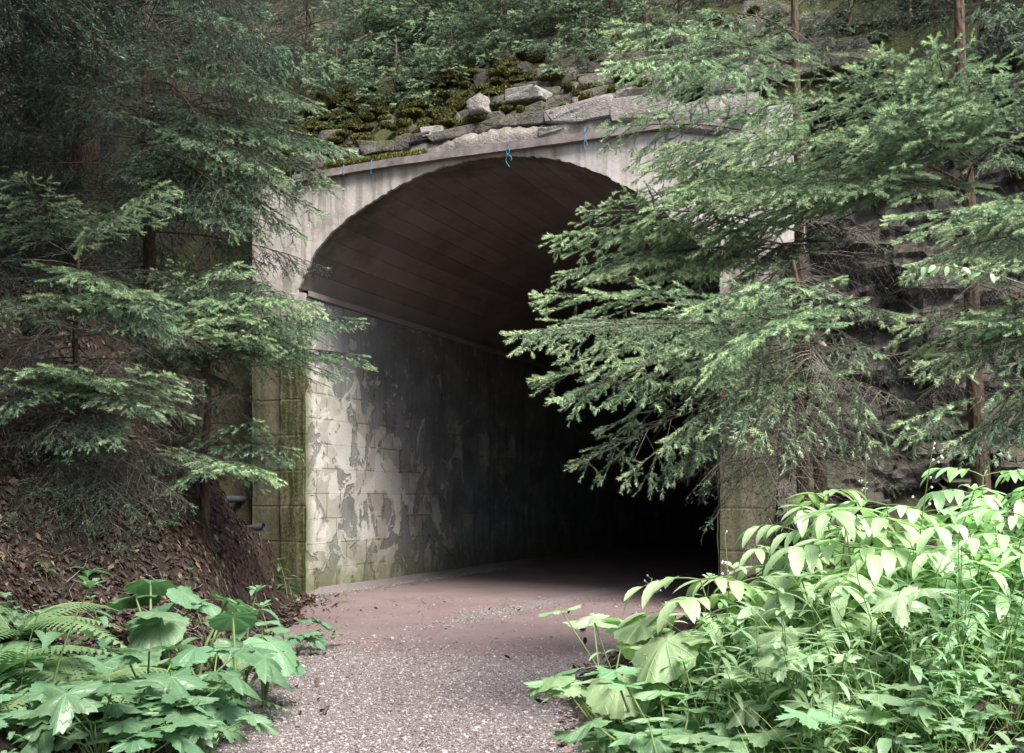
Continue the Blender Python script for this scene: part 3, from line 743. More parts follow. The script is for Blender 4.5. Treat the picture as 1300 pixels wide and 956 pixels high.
def build_parapet():
    rg = np.random.default_rng(21)
    par = empty('stone_parapet', W(3, .3, 6.95), 'mossy dry stone wall of tumbled slabs lying above the tunnel arch', 'stone wall')
    def pobj(mb, n, ms):
        o = mb.obj(n, ms); o.parent = par; o.matrix_parent_inverse = Matrix.Translation(-par.location); return o
    # courses of stones stepping back up the slope: base line rises to the right
    mbs = MB()
    for row in range(9):
        u = -.4+rg.uniform(0, .3)
        while u < (8.4 if row < 4 else 7.9):
            w = rg.uniform(.18, .85); h = rg.uniform(.12, .27)
            if (row > 1 and u < 3. and rg.random() < .45) or (row > 4 and rg.random() < .35): u += w; continue
            zb = 6.98+.14*sstep(.5, 3., u)+.05*sstep(4, 9, u)
            v = .0+row*.2+rg.uniform(0, .1); z = zb+v*1.1+rg.uniform(-.04, .03)+(.1 if row == 0 else 0.02)
            slab(mbs, W(u+w/2, v+.12, z), (w*1.12, rg.uniform(.35, .55), h*1.25), RZ+rg.uniform(-.2, .2), int(rg.integers(1e6)), rg.uniform(-.12, .12))
            u += w*.97
    pobj(mbs, 'stonework', ['mossstone'])
    # large pale slabs
    for (px, py, w, h, dpt, tl) in ((655, 122, .66, .22, .5, .05), (603, 133, .3, .25, .35, -.2), (735, 146, 1.0, .3, .6, -.05), (815, 140, .95, .33, .6, .06), (548, 167, .42, .17, .4, .0), (705, 165, .5, .1, .4, -.1), (800, 118, .6, .14, .4, -.05), (895, 150, .7, .5, .6, .1), (905, 105, .38, .25, .4, 0), (935, 95, .33, .24, .4, .3), (960, 92, .28, .26, .4, -.2), (945, 118, .34, .2, .4, .1), (975, 100, .34, .22, .4, 0.)):
        u = (((px-650)/FPX)*L0[1]-L0[0])/(UD[0]-((px-650)/FPX)*UD[1]); 
        v = -.02 if py > 130 else .25
        p = W(u, v+dpt*.35, 0); z = EYE+(HZ-py)/FPX*(p[1]-.1)
        mb = MB(); slab(mb, (p[0], p[1], z), (w*1.1, dpt, h*1.15), RZ, int(px*7+py), tl); pobj(mb, 'slab', ['stone'])
    # moss: a lumpy blanket under the stones, then fine tufts over lumps
    mb = MB(); nu, nv = 240, 44; pts = []
    for i in range(nu):
        u = -1.1+11.2*i/(nu-1)
        for j in range(nv):
            f = j/(nv-1); v = .04+1.9*f; z = 6.93+(.10*sstep(.5, 3., u)+.1)*min(1, f*6)+1.12*v+.13*nz(u, v, 2, 1.6)+.09*nz(u, v, 6, 5)+.03*nz(u, v, 9, 14)
            if j == 0: z = 6.9
            pts.append(W(u, v, z))
    q = np.arange(len(pts)).reshape(nu, nv)
    mb.add(pts, quad=np.stack([q[:-1, :-1], q[1:, :-1], q[1:, 1:], q[:-1, 1:]], -1).reshape(-1, 4), tint=np.clip(.2+.3*np.array([nz(p[0], p[1], p[2], 2.) for p in pts]), 0, 1)); pobj(mb, 'moss_blanket', ['blanket'])
    mb = MB(); lumps = []
    for k in range(260):
        u = rg.uniform(-.9, 3.4) if k < 185 else rg.uniform(3, 9.5)
        v = rg.uniform(.05, 1.5); z = 7.12+.1*sstep(.5, 3, u)+1.12*v+rg.uniform(-.04, .1)
        s = (rg.uniform(.12, .42), rg.uniform(.12, .3), rg.uniform(.06, .15))
        lumps.append((u, v, z, s)); stone(mb, W(u, v, z), s, RZ, k+900, 2, 0, .0, .3, 0, .35)
    for k in range(26):  # the long cushion along the rail at the left
        u = -.3+k*.1; z = 6.95+.05*sstep(0, 1, 1-k/26); s = (.26, .2, .12+.05*rg.random())
        lumps.append((u, .02, z, s)); stone(mb, W(u, .03, z), s, RZ, k+700, 2, 0, 0, .6, 0, .3)
    N = 150000; V = np.zeros((N, 3, 3)); tt = np.zeros(N)
    for i in range(N):
        u, v, z, s = lumps[rg.integers(len(lumps))]
        a = rg.uniform(0, 2*PI); b = rg.uniform(-.1, 1.45)
        nd = np.array([math.cos(a)*math.cos(b)*s[0], math.sin(a)*math.cos(b)*s[1], math.sin(b)*s[2]])*.5
        c = np.array(W(u+nd[0], v+nd[1], z+nd[2])); q = rg.normal(0, .012, (3, 3)); q[2] += nrmz([0, -.3, 1])*.024
        V[i] = c+q; tt[i] = np.clip(.35+.35*noise.noise(Vector(c*3.))+rg.normal(0, .18)+(.25 if v < .1 and z < 7.02 else 0), 0, 1)
    mb.add(V.reshape(-1, 3), tri=np.arange(3*N).reshape(-1, 3), tint=np.repeat(tt, 3), smooth=False)
    pobj(mb, 'moss', ['moss'])
build_parapet()

def build_rock():
    # rough rock face right of the portal and the darker one left of it
    def cliff(name, u0, u1, z0f, z1, label, seed, lean=.28, off=0.):
        mb = MB(); nu = int((u1-u0)/.06); nzz = int((z1+.5)/.06); pts = []
        for i in range(nu):
            u = u0+(u1-u0)*i/(nu-1)
            for j in range(nzz):
                z = -.5+(z1+.5)*j/(nzz-1); p = Vector((u*.8+seed, z*1.25, seed*.3))
                c = noise.cell(Vector((u*1.5+nz(u, z, seed, .9)*.8+seed, z*2.8+.5*nz(u, z, 7+seed, .8), 0)))
                c2 = noise.cell(Vector((u*4+nz(u, z, seed, 1.9)*.9, z*6+seed, 3)))
                d = .32*noise.fractal(p, 1., 2., 5)+.17*c+.06*c2+.04*nz(u, z, seed, 11)
                v = off+lean*z-.25+d*-1.
                pts.append(W(u, v, z))
        q = np.arange(len(pts)).reshape(nu, nzz)
        mb.add(pts, quad=np.stack([q[:-1, :-1], q[1:, :-1], q[1:, 1:], q[:-1, 1:]], -1).reshape(-1, 4), smooth=False)
        o = mb.obj(name, ['rock']); tag(o, label, 'rock')
    cliff('rock_face', 7.64, 15.5, 0, 8.2, 'rough dark layered rock face to the right of the tunnel mouth', 2.2, .12, .2)
    cliff('rock_face', -9., -1.1, 0, 7., 'shadowed rock outcrop behind the spruces left of the tunnel pier', 9.7, .42, .35)
build_rock()

# blue strings tied on the rail, pipes in the bank
def string_loop(px, py0, py1, label, wig=.02, tails=2):
    u = (((px-650)/FPX)*L0[1]-L0[0])/(UD[0]-((px-650)/FPX)*UD[1]); base = W(u, -.115, 0); dd = base[1]
    z0 = 6.935; z1 = EYE+(HZ-py1)/FPX*dd; mb = MB(); r = random.Random(px)
    ring = [W(u, .03, z0+.0), W(u, -.11, z0+.01), W(u, -.125, 6.86), W(u, -.11, 6.785), W(u, .0, 6.79)]
    tube(mb, [np.array(p) for p in ring], [.006]*5, 5)
    for k in range(tails):
        pts = []; n = 9; zz = z1+(k*.35*(6.79-z1))
        for i in range(n):
            f = i/(n-1); pts.append(W(u+(wig*math.sin(f*7+k*2)+.03*k*f), -.125-.01*math.sin(f*5), 6.84*(1-f)+zz*f))
        tube(mb, pts, [.006]*n, 5)
    o = mb.obj('blue_string', ['string']); tag(o, label, 'string', 'blue strings tied round the rail')
string_loop(649, 182, 212, 'curly blue string hanging from the rail over the crown of the arch', .035, 2)
string_loop(746, 168, 190, 'short blue string tied to the rail near the right boughs', .01, 2)
string_loop(441, 205, 222, 'dark blue knot on the rail above the mossy cushion at left', .008, 1)
string_loop(476, 200, 221, 'thin blue string end on the rail right of the dark blue knot', .006, 1)
string_loop(379, 222, 244, 'bright blue string at the left end of the rail beside the boughs', .006, 2)
def pipe(a, b, r, label):
    mb = MB(); a = np.array(a); b = np.array(b); d = nrmz(b-a)
    tube(mb, [b, a+d*.08, a], [r, r, r*1.02], 16); 
    tube(mb, [a, a+d*.1], [r*.8, r*.8], 16); tag(mb.obj('drain_pipe', ['pipe']), label, 'pipe')
pa = at(272, 679, 16.7); pipe(pa, pa+np.array([.85, -.22, .14]), .06, 'grey plastic pipe sticking out beside the foot of the left pier')
pa = at(262, 634, 17.0); pipe(pa, pa+np.array([.4, 1.0, .0]), .06, 'grey pipe end sticking out of the dark bank above the other pipe')
for k, (px, d, sz, lab) in enumerate(((232, 14.6, (.42, .3, .5), 'upright grey rock slab standing in the leaf litter left of the pier'), (262, 15.2, (.7, .45, .4), 'dark mossy boulder half buried just below the grey pipe'), (300, 15.9, (.6, .5, .5), 'dark boulder against the foot of the left pier'), (60, 12.2, (.6, .5, .35), 'low dark boulder in the leaf litter at the left edge'))):
    x = (px-CX)/FPX*d; mb = MB(); stone(mb, (0, 0, 0), sz, k*1.3, 40+k, 3, 0, .5, .5, .1); o = mb.obj('boulder', ['rock'], loc=(x, d, G(x, d)+sz[2]*.18)); tag(o, lab, 'rock')
# ---------------------------------------------------------------- litter and gravel
def scatter_leaves():
    rg = np.random.default_rng(77); mb = MB(); n = 27000; k = 0
    while k < n:
        m = rg.random()
        if m < .8:
            px = rg.uniform(-20, 430); d = rg.uniform(7.5, 17.5); x = (px-650)/FPX*d; y = d
        elif m < .93:
            x = rg.uniform(.4, 7); y = rg.uniform(3, 14)
        else: x = rg.uniform(-3.6, 2.5); y = rg.uniform(6, 16)
        u, v = UV(x, y)
        if -1.2 < u < 7.9 and v > -.1: continue
        if path_mask(x, y) > .7 and rg.random() < (.985 if y < 14.3 else .9): continue
        z = G(x, y)+rg.uniform(.005, .04); k += 1
        s = rg.uniform(.018, .04)*(1.6 if rg.random() < .15 else 1); a = rg.uniform(0, 2*PI)
        g = np.array([G(x+.1, y)-G(x, y), G(x, y+.1)-G(x, y)])*10
        X = np.array([math.cos(a), math.sin(a), g[0]*math.cos(a)+g[1]*math.sin(a)+rg.normal(0, .5)]); Y = np.array([-math.sin(a), math.cos(a), -g[0]*math.sin(a)+g[1]*math.cos(a)+rg.normal(0, .5)]); X = nrmz(X); Y = nrmz(Y)
        c = rg.uniform(-.3, .6)*s; Z = np.array([0, 0, 1.])
        pts = [-X*s, -X*.3*s+Y*.5*s+Z*c, X*.5*s+Y*.42*s+Z*c*1.2, X*s*1.1+Z*c*.5, X*.5*s-Y*.42*s+Z*c*1.2, -X*.3*s-Y*.5*s+Z*c, X*.1*s]
        mb.add(np.array(pts)+np.array([x, y, z]), tri=[(6, 0, 5), (6, 5, 4), (6, 4, 3), (6, 3, 2), (6, 2, 1), (6, 1, 0)], tint=rg.random()**1.3, smooth=False)
    tag(mb.obj('leaf_litter', ['litter']), 'brown dead beech leaves covering the bank', 'leaf litter', kind='stuff')
scatter_leaves()
def scatter_gravel():
    rg = np.random.default_rng(78); mb = MB(); v, f = ICO[1]; N = 0
    while N < 42000:
        y = 6.0+(10.5*rg.random()**1.5); x = rg.uniform(-3.6, 2.6); u, vv = UV(x, y)
        if rg.random() < .12: vv = rg.uniform(-1.5, 7); u = abs(rg.normal(0, .25))+.03; x, y, _ = W(u, vv, 0)
        if vv < -.1:
            if rg.random() > gravel_mask(x, y)*1.25+.035 or path_mask(x, y) < .3: continue
            z = G(x, y)
        elif u > .9 and rg.random() > .08: continue
        else: z = .02
        s = rg.uniform(.004, .014)*(1.7 if rg.random() < .06 else 1)*np.array([1, rg.uniform(.6, 1), rg.uniform(.35, .7)])
        c = v*s[None]*(1+rg.uniform(-.22, .22, len(v)))[:, None]; a = rg.uniform(0, 6); ca, sa = math.cos(a), math.sin(a)
        c = c@np.array([[ca, sa, 0], [-sa, ca, 0], [0, 0, 1]])
        mb.add(c+np.array([x, y, z+s[2]*.4]), tri=f, tint=rg.random(), smooth=False); N += 1
    tag(mb.obj('gravel', ['pebble']), 'pale crushed stone strewn on the path', 'gravel', kind='stuff')
scatter_gravel()
def scatter_twigs():
    rg = np.random.default_rng(91); mb = MB()
    for k in range(520):
        m = rg.random(); d = rg.uniform(7.5, 17); px = rg.uniform(-20, 420) if m < .8 else rg.uniform(300, 900); x = (px-CX)/FPX*d; u, v = UV(x, d)
        if v > -.3 or (path_mask(x, d) > .8 and rg.random() < .7): continue
        if abs(G(x+.1, d)-G(x-.1, d)) > .17 or abs(G(x, d+.1)-G(x, d-.1)) > .17: continue
        L = rg.uniform(.12, .7)*(1 if path_mask(x, d) < .5 else .4); a = rg.uniform(0, 2*PI); pts = []; r = rg.uniform(.0025, .007)
        for f in np.linspace(-.5, .5, 5):
            xx, yy = x+math.cos(a)*L*f+.03*math.sin(f*9+a), d+math.sin(a)*L*f; pts.append((xx, yy, G(xx, yy)+.03+rg.uniform(0, .05)))
        tube(mb, pts, np.linspace(r, r*.5, 5), 5)
    tag(mb.obj('fallen_twigs', ['deadtwig']), 'thin fallen twigs lying on the leaf litter and the path', 'twigs', kind='stuff')
scatter_twigs()

# ---------------------------------------------------------------- leaves and plants
def leaf(mb, o, d, up, L, Wd, shape='ovate', droop=.25, fold=.25, n=9, mat=0, tint=.5, serr=.06, wavy=.0, rg=None):
    """one blade from o along d; up = leaf normal-ish"""
    d = nrmz(d); s = nrmz(np.cross(d, up)); nrm = np.cross(s, d); pts = []; uv = []
    rg = rg or RNG; ph = rg.uniform(0, 6)
    for i in range(n):
        t = i/(n-1)
        if shape == 'ovate': w = (t**.55)*(1-t)**.85*1.75
        elif shape == 'lance': w = (t**.8)*(1-t)**.8*1.74
        elif shape == 'heart': w = min(1, t*9+.25)**.5*(1-t)**.75*1.25
        else: w = (1-t)**.6
        if serr and 0 < i < n-1: w *= 1+serr*(1 if i % 2 else -1)
        a = droop*t*1.6; c = o+d*L*(math.sin(a)/a if abs(a) > 1e-3 else 1)*t - nrm*L*t*(1-math.cos(a))/max(a, 1e-3)*1.
        wv = wavy*Wd*math.sin(t*9+ph)
        hw = Wd*.5*w; z = fold*hw
        pts += [c+s*hw+nrm*(z+wv), c+s*hw*.5+nrm*z*.45, c, c-s*hw*.5+nrm*z*.45, c-s*hw+nrm*(z-wv)]
        uv += [(t, 1), (t, .5), (t, 0), (t, -.5), (t, -1)]
    q = np.arange(n*5).reshape(n, 5)
    mb.add(pts, quad=np.stack([q[:-1, :-1], q[:-1, 1:], q[1:, 1:], q[1:, :-1]], -1).reshape(-1, 4), mat=mat, tint=tint, uv=uv)
def round_leaf(mb, o, d, up, R, lobes=0, depth=.0, teeth=24, notch=.25, cup=.2, mat=0, tint=.5, rg=None):
    """broad leaf around its stalk end o: butterbur (lobes=0) or palmately lobed"""
    rg = rg or RNG; d = nrmz(d); s = nrmz(np.cross(d, up)); nrm = np.cross(s, d)
    K = 72 if lobes == 0 else 70; rings = [.0, .35, .7, 1.]; pts = [o]; uv = [(0, 0)]
    ph = rg.uniform(0, 6)
    prof = []
    for k in range(K):
        a = -PI+2*PI*(k+.5)/K
        r = 1.
        if lobes:
            x = (a/(2*PI/lobes/1.12)); fr = abs(x-round(x))*2
            r = 1-depth*fr**1.3; r *= 1-.25*abs(a)/PI
            r *= 1+.09*(1 if k % 2 else -1)
        else:
            r *= 1+.045*(1 if k % 3 == 0 else -.4)+.04*math.sin(5*a+ph)
            r *= .82+.18*math.cos(a)
        r *= 1-notch*sstep(2.3, PI, abs(a))
        if abs(a) > 2.95: r *= .25
        prof.append((a, r))
    for ri in rings[1:]:
        for (a, r) in prof:
            rr = r*ri*R if not lobes else R*ri*(r if ri > .5 else min(1, r*1.1))
            x, y = math.cos(a)*rr, math.sin(a)*rr
            z = cup*R*(ri*ri)*(-1)*(.6+.4*math.cos(a))+.05*R*ri*math.sin(4*a+ph)+.03*R*ri*math.cos(9*a+ph)
            pts.append(o+d*x+s*y+nrm*z)
            kk = a/(2*PI/(lobes*1.12 if lobes else 9))
            uv.append((ri*.6+.2, (kk-round(kk))*2*ri))
    tri = [(0, 1+k, 1+(k+1) % K) for k in range(K) if k != K-1]
    quad = [(1+r*K+k, 1+(r+1)*K+k, 1+(r+1)*K+k+1, 1+r*K+k+1) for r in range(2) for k in range(K-1)]
    mb.add(pts, tri=tri, quad=quad, mat=mat, tint=tint, uv=uv)

def V3(az, el): return np.array([math.cos(az)*math.cos(el), math.sin(az)*math.cos(el), math.sin(el)])
UP = np.array([0, 0, 1.])
def proto(kind, seed, h=.6, m='leafcool', size=1.):
    rg = np.random.default_rng(seed); st = MB(); fo = MB(); extra = None
    if kind == 'butterbur':
        for k in range(int(rg.integers(4, 7))):
            a = rg.uniform(0, 2*PI); hh = h*rg.uniform(.55, 1.); sp = .16+.22*rg.random()
            tip = np.array([math.cos(a)*sp*size, math.sin(a)*sp*size, hh]); mid = tip*np.array([.35, .35, .6])
            tube(st, [np.zeros(3), mid, tip], [.008, .007, .005], 6)
            round_leaf(fo, tip, V3(a, rg.uniform(-.7, .1)), UP+.4*V3(a, 0), .2*size*rg.uniform(.7, 1.15), cup=rg.uniform(.1, .5), tint=rg.random(), rg=rg)
    elif kind == 'lobed':
        for k in range(int(rg.integers(6, 10))):
            a = rg.uniform(0, 2*PI); hh = h*rg.uniform(.45, 1.); sp = rg.uniform(.05, .28)*size
            tip = np.array([math.cos(a)*sp, math.sin(a)*sp, hh]); tube(st, [np.zeros(3), tip*np.array([.3, .3, .6]), tip], [.004, .0035, .003], 5)
            round_leaf(fo, tip, V3(a, rg.uniform(-.5, .15)), UP, .12*size*rg.uniform(.7, 1.2), 5, .55, cup=rg.uniform(0, .35), tint=rg.random(), rg=rg)
    elif kind == 'nettle':
        for b in range(int(rg.integers(1, 3))):
            lean = rg.uniform(-.18, .18, 2); hh = h*rg.uniform(.8, 1.); n = max(4, int(hh/.085))
            P = [np.array([lean[0]*f*f*hh+.06*b, lean[1]*f*f*hh+.05*b, hh*f]) for f in np.linspace(0, 1, n+1)]
            tube(st, P, np.linspace(.006, .0025, n+1), 5)
            a = rg.uniform(0, 6)
            for i in range(2, n+1):
                a += PI/2; f = i/n
                if f < .2: continue
                ls = size*.13*(1.15-.75*max(0, f-.45)/.55)*rg.uniform(.8, 1.1)
                for sg in (0, PI):
                    aa = a+sg+rg.uniform(-.25, .25); el = rg.uniform(-.15, .35)+(.3 if i == n else 0)
                    o = P[i]; o2 = o+V3(aa, el+.2)*.025*size; tube(st, [o, o2], [.002, .0018], 4)
                    leaf(fo, o2, V3(aa, el), UP, ls, ls*.58, 'ovate', rg.uniform(.3, .9), .25, 13, tint=rg.random()*.6+.4*f, serr=.09, rg=rg)
            for sg in range(4): leaf(fo, P[-1], V3(a+sg*PI/2+.7, .7), UP, .05*size, .03*size, 'ovate', .3, .3, 7, tint=1., rg=rg)
    elif kind == 'pinnate':
        for b in range(int(rg.integers(2, 4))):
            lean = rg.uniform(-.22, .22, 2); hh = h*rg.uniform(.75, 1.); n = 7
            P = [np.array([lean[0]*f*f*hh+.08*b, lean[1]*f*f*hh-.05*b, hh*f]) for f in np.linspace(0, 1, n+1)]
            tube(st, P, np.linspace(.009, .003, n+1), 6); a = rg.uniform(0, 6)
            for i in range(2, n+1):
                a += PI/2+.2
                for sg in (0, PI):
                    aa = a+sg+rg.uniform(-.3, .3); o = P[i]; rl = size*rg.uniform(.3, .42)*(1 if i < n-1 else .65); el = rg.uniform(.1, .55)
                    R_ = [o+V3(aa, el)*rl*f-UP*rl*.33*f*f for f in np.linspace(0, 1, 6)]
                    tube(st, R_, np.linspace(.0035, .0015, 6), 4)
                    for j, f in enumerate((.4, .7, 1.)):
                        p = poly_at(np.array(R_), f); tdir = nrmz(R_[5]-R_[3]) if f > .6 else nrmz(R_[3]-R_[1])
                        ls = size*.155*rg.uniform(.85, 1.15)*(.85+.25*f)
                        side = nrmz(np.cross(tdir, UP))
                        for s2 in (-1, 1):
                            if f > .99 and s2 > 0: leaf(fo, p, tdir-UP*.2, UP, ls*1.1, ls*.52, 'ovate', .6, .22, 11, tint=rg.random(), serr=.05, rg=rg); continue
                            leaf(fo, p, nrmz(side*s2+tdir*.55-UP*rg.uniform(-.1, .3)), UP, ls, ls*.5, 'ovate', rg.uniform(.2, .7), .22, 11, tint=rg.random(), serr=.05, rg=rg)
    elif kind == 'fern':
        nf = int(rg.integers(7, 11))
        for k in range(nf):
            a = 2*PI*k/nf+rg.uniform(-.25, .25); L = h*rg.uniform(.8, 1.15); el = rg.uniform(.75, 1.15)
            n = 26; R_ = []
            for i in range(n):
                f = i/(n-1); R_.append(V3(a, 0)*L*(f*math.cos(el)+.38*f*f)+UP*L*(f*math.sin(el)-.72*f*f))
            R_ = np.array(R_); tube(st, R_, np.linspace(.005, .001, n), 4)
            for i in range(3, n):
                f = i/(n-1); tdir = nrmz(R_[min(n-1, i+1)]-R_[i-1]); side = nrmz(np.cross(tdir, UP)); nn = np.cross(side, tdir)
                pl = L*.2*math.sin(PI*min(1, (f*.95+.06))**.75)+.008
                for s2 in (-1, 1):
                    dd = nrmz(side*s2+tdir*.25-UP*.12); np_ = 9
                    # pinna with cut pinnules: zigzag outline
                    v = []; w = L*.028
                    for j in range(np_):
                        g = j/(np_-1); c = R_[i]+dd*pl*g-UP*pl*.12*g*g; ww = w*(1-g)**.6*(1.1 if j % 2 else .45)
                        v += [c+tdir*ww, c-tdir*ww]
                    q = np.arange(np_*2).reshape(np_, 2)
                    fo.add(v, quad=np.stack([q[:-1, 0], q[:-1, 1], q[1:, 1], q[1:, 0]], -1), tint=rg.random()*.5+.5*f)
    elif kind == 'willow':   # thin upright stems with narrow leaves in pairs
        for b in range(int(rg.integers(5, 9))):
            lean = rg.uniform(-.35, .35, 2); hh = h*rg.uniform(.6, 1.); n = 10
            P = [np.array([lean[0]*f*f*hh+rg.normal(0, .004)+.02*b-.07, lean[1]*f*f*hh+.015*b, hh*f]) for f in np.linspace(0, 1, n+1)]
            tube(st, P, np.linspace(.003, .0012, n+1), 4); a = rg.uniform(0, 6)
            for i in range(2, n+1):
                a += PI/2
                for sg in (0, PI): leaf(fo, P[i], V3(a+sg+rg.uniform(-.3, .3), rg.uniform(0, .6)), UP, size*.09*rg.uniform(.7, 1.2), size*.026, 'lance', rg.uniform(.2, .8), .2, 7, tint=rg.random(), rg=rg)
    elif kind == 'grass':
        for k in range(int(26*size)):
            a = rg.uniform(0, 2*PI); L = h*rg.uniform(.6, 1.3); el = rg.uniform(.95, 1.45); dr = rg.uniform(.2, .8); n = 9; w = rg.uniform(.0025, .0055)
            o = np.array([rg.normal(0, .05), rg.normal(0, .05), 0]); sd = nrmz(np.cross(V3(a, 0), UP)); v = []
            for i in range(n):
                f = i/(n-1); c = o+V3(a, 0)*L*(f*math.cos(el)+dr*f*f*.7)+UP*L*(f*math.sin(el)-dr*f*f*.75); v += [c+sd*w*(1-f)**.6, c-sd*w*(1-f)**.6+V3(a, .3)*w*.7]
            q = np.arange(n*2).reshape(n, 2)
            fo.add(v, quad=np.stack([q[:-1, 0], q[:-1, 1], q[1:, 1], q[1:, 0]], -1), tint=rg.random())
        tube(st, [np.zeros(3), UP*.05], [.004, .003], 4)
    elif kind == 'stalk':     # thin flowering stalk
        P = np.array([np.array([.08*f*f*h, -.03*f*h, h*f]) for f in np.linspace(0, 1, 9)]); tube(st, P, np.linspace(.0035, .0012, 9), 5)
        extra = MB()
        for k in range(10):
            f = rg.uniform(.72, 1); p = poly_at(P, f); e = p+V3(rg.uniform(0, 6), .5)*rg.uniform(.02, .05); tube(st, [p, e], [.001, .001], 3)
            stone(extra, e, (.010, .009, .012), 0, int(rg.integers(1e5)), 1, 0, 0)
        for k in range(5):
            leaf(fo, poly_at(P, rg.uniform(.2, .7)), V3(rg.uniform(0, 6), .3), UP, .07*size, .018, 'lance', .5, .2, 7, tint=rg.random(), rg=rg)
    return st, fo, extra, m

KN = {'butterbur': 'butterbur_plant', 'lobed': 'lobed_leaf_herb', 'nettle': 'nettle_plant', 'pinnate': 'elder_seedling', 'fern': 'fern', 'grass': 'grass_tuft', 'willow': 'narrow_leaved_herb', 'stalk': 'flowering_stalk'}
CAT = {'butterbur': 'plant', 'lobed': 'plant', 'nettle': 'plant', 'pinnate': 'plant', 'fern': 'fern', 'grass': 'grass', 'willow': 'plant', 'stalk': 'flower'}
PMESH = {}
def protomesh(kind, m, var, h, size, flower='white'):
    key = (kind, m, var)
    if key not in PMESH:
        st, fo, ex, _ = proto(kind, 50+var*13+len(kind)*7, h, m, size)
        PMESH[key] = (st.mesh('stem', ['stem']), fo.mesh('foliage', [m]), ex.mesh('blossom', [flower]) if ex else None, h)
    return PMESH[key]
def plant(kind, m, var, x, y, height, label=None, group=None, size=1., base_h=.6, rz=None, dz=0., flower='white', sc=None):
    st, fo, ex, h = protomesh(kind, m, var, base_h, size, flower)
    o = empty(KN[kind], (x, y, G(x, y)+dz-.02), label, CAT[kind], group, random.uniform(0, 6) if rz is None else rz)
    k = height/h if sc is None else sc; o.scale = (k, k, k); o.rotation_euler[0] = random.uniform(-.08, .08); o.rotation_euler[1] = random.uniform(-.08, .08)
    for nm, me in (('stem', st), ('foliage', fo), ('blossom', ex)):
        if me is None: continue
        c = bpy.data.objects.new(nm, me); COL.objects.link(c); c.parent = o
    return o

ORD = ['leftmost', 'second from left', 'third from left', 'fourth from left', 'fifth from left', 'sixth from left', 'seventh from left', 'eighth from left', 'ninth from left', 'tenth from left', 'eleventh from left', 'twelfth from left', 'thirteenth from left', 'fourteenth from left']
def ypx(y, d): return EYE+(HZ-y)/FPX*d
def row(kind, m, spots, desc, grp, size=1., base_h=.6, flower='white', smin=0.):
    """spots: (px, depth, top y in the photo or None, var); labelled left to right"""
    spots = sorted(spots)
    one = len(spots) == 1
    for i, sp in enumerate(spots):
        px, d, ty, var = sp[:4]; x = (px-CX)/FPX*d; g = G(x, d)
        hgt = max(.15, ypx(ty, d)-g, smin); hgt = min(hgt, 1.6)
        plant(kind, m, var, x, d, hgt, desc if one else f'{desc}, {ORD[i]}', grp, size, base_h, flower=flower)

random.seed(5)
def sil_r(px): return float(np.interp(px, [690, 730, 760, 800, 850, 900, 950, 980, 1020, 1060, 1120, 1160, 1200, 1240, 1300], [850, 800, 770, 735, 712, 690, 680, 650, 628, 625, 608, 598, 585, 598, 600]))
# right bank -------------------------------------------------------
R = random.Random(4)
row('pinnate', 'leafpale', [(1000, 5.6, 640, 0), (1085, 5.4, 625, 1), (1160, 5.3, 600, 2), (1240, 5.2, 598, 0), (1310, 5.2, 600, 1), (960, 5.0, 680, 2), (1050, 4.7, 655, 0), (1120, 4.6, 650, 1), (1200, 4.4, 650, 2), (1285, 4.5, 650, 0)], 'tall pale elder seedling with drooping leaflets, right bank', 'elder seedlings on the right bank', 1.0, .9)
row('nettle', 'leafpale', [(880, 5.9, 700, 0), (915, 5.4, 690, 1), (1200, 5.0, 580, 2), (1130, 4.8, 640, 0), (1270, 4.7, 640, 1), (1010, 4.5, 700, 2), (1180, 4.3, 700, 0), (835, 5.8, 730, 2), (945, 5.6, 665, 0), (1040, 5.0, 665, 1), (1250, 4.2, 690, 2), (870, 5.0, 760, 1)], 'upright pale nettle with toothed leaves, right bank', 'nettles on the right bank', 1.25, .9)
row('butterbur', 'leafbig', [(850, 5.4, 735, 0), (905, 5.0, 745, 1), (1000, 5.2, 695, 2), (1110, 4.9, 690, 0), (1180, 4.6, 690, 1), (1260, 4.5, 690, 2), (930, 4.6, 800, 2), (800, 5.2, 800, 1)], 'broad-leaved butterbur among bright plants, right bank', 'butterburs on the right bank', .8, .7)
row('lobed', 'leafpale', [(765, 5.6, 775, 0), (800, 5.4, 760, 1), (1060, 4.5, 700, 2), (1130, 4.3, 715, 0), (1220, 4.3, 700, 1), (860, 4.9, 800, 2), (1290, 4.2, 735, 2), (980, 4.3, 790, 0), (1060, 4.0, 810, 1)], 'pale hogweed with deeply lobed leaves, right bank', 'lobed herbs on the right bank', 1.05, .75)
row('lobed', 'leafmid', [(775, 5.3, 850, 0), (815, 4.9, 835, 1), (850, 4.5, 850, 2), (920, 4.2, 860, 0), (1000, 3.9, 870, 1), (1090, 3.8, 850, 2), (1180, 3.7, 840, 0), (1270, 3.7, 830, 1), (800, 4.6, 895, 2), (850, 4.2, 905, 1), (960, 3.8, 920, 2)], 'low cool-green lobed herb, foot of right bank', 'low lobed herbs on the right bank', .8, .36)
row('nettle', 'leafmid', [(1000, 4.1, 800, 0), (1080, 4.0, 790, 1), (1150, 3.9, 780, 2), (1230, 3.8, 770, 0), (1290, 3.8, 790, 1), (900, 4.5, 810, 2), (820, 5.0, 800, 0)], 'short green nettle low on the right bank', 'short nettles on the right bank', 1.1, .5)
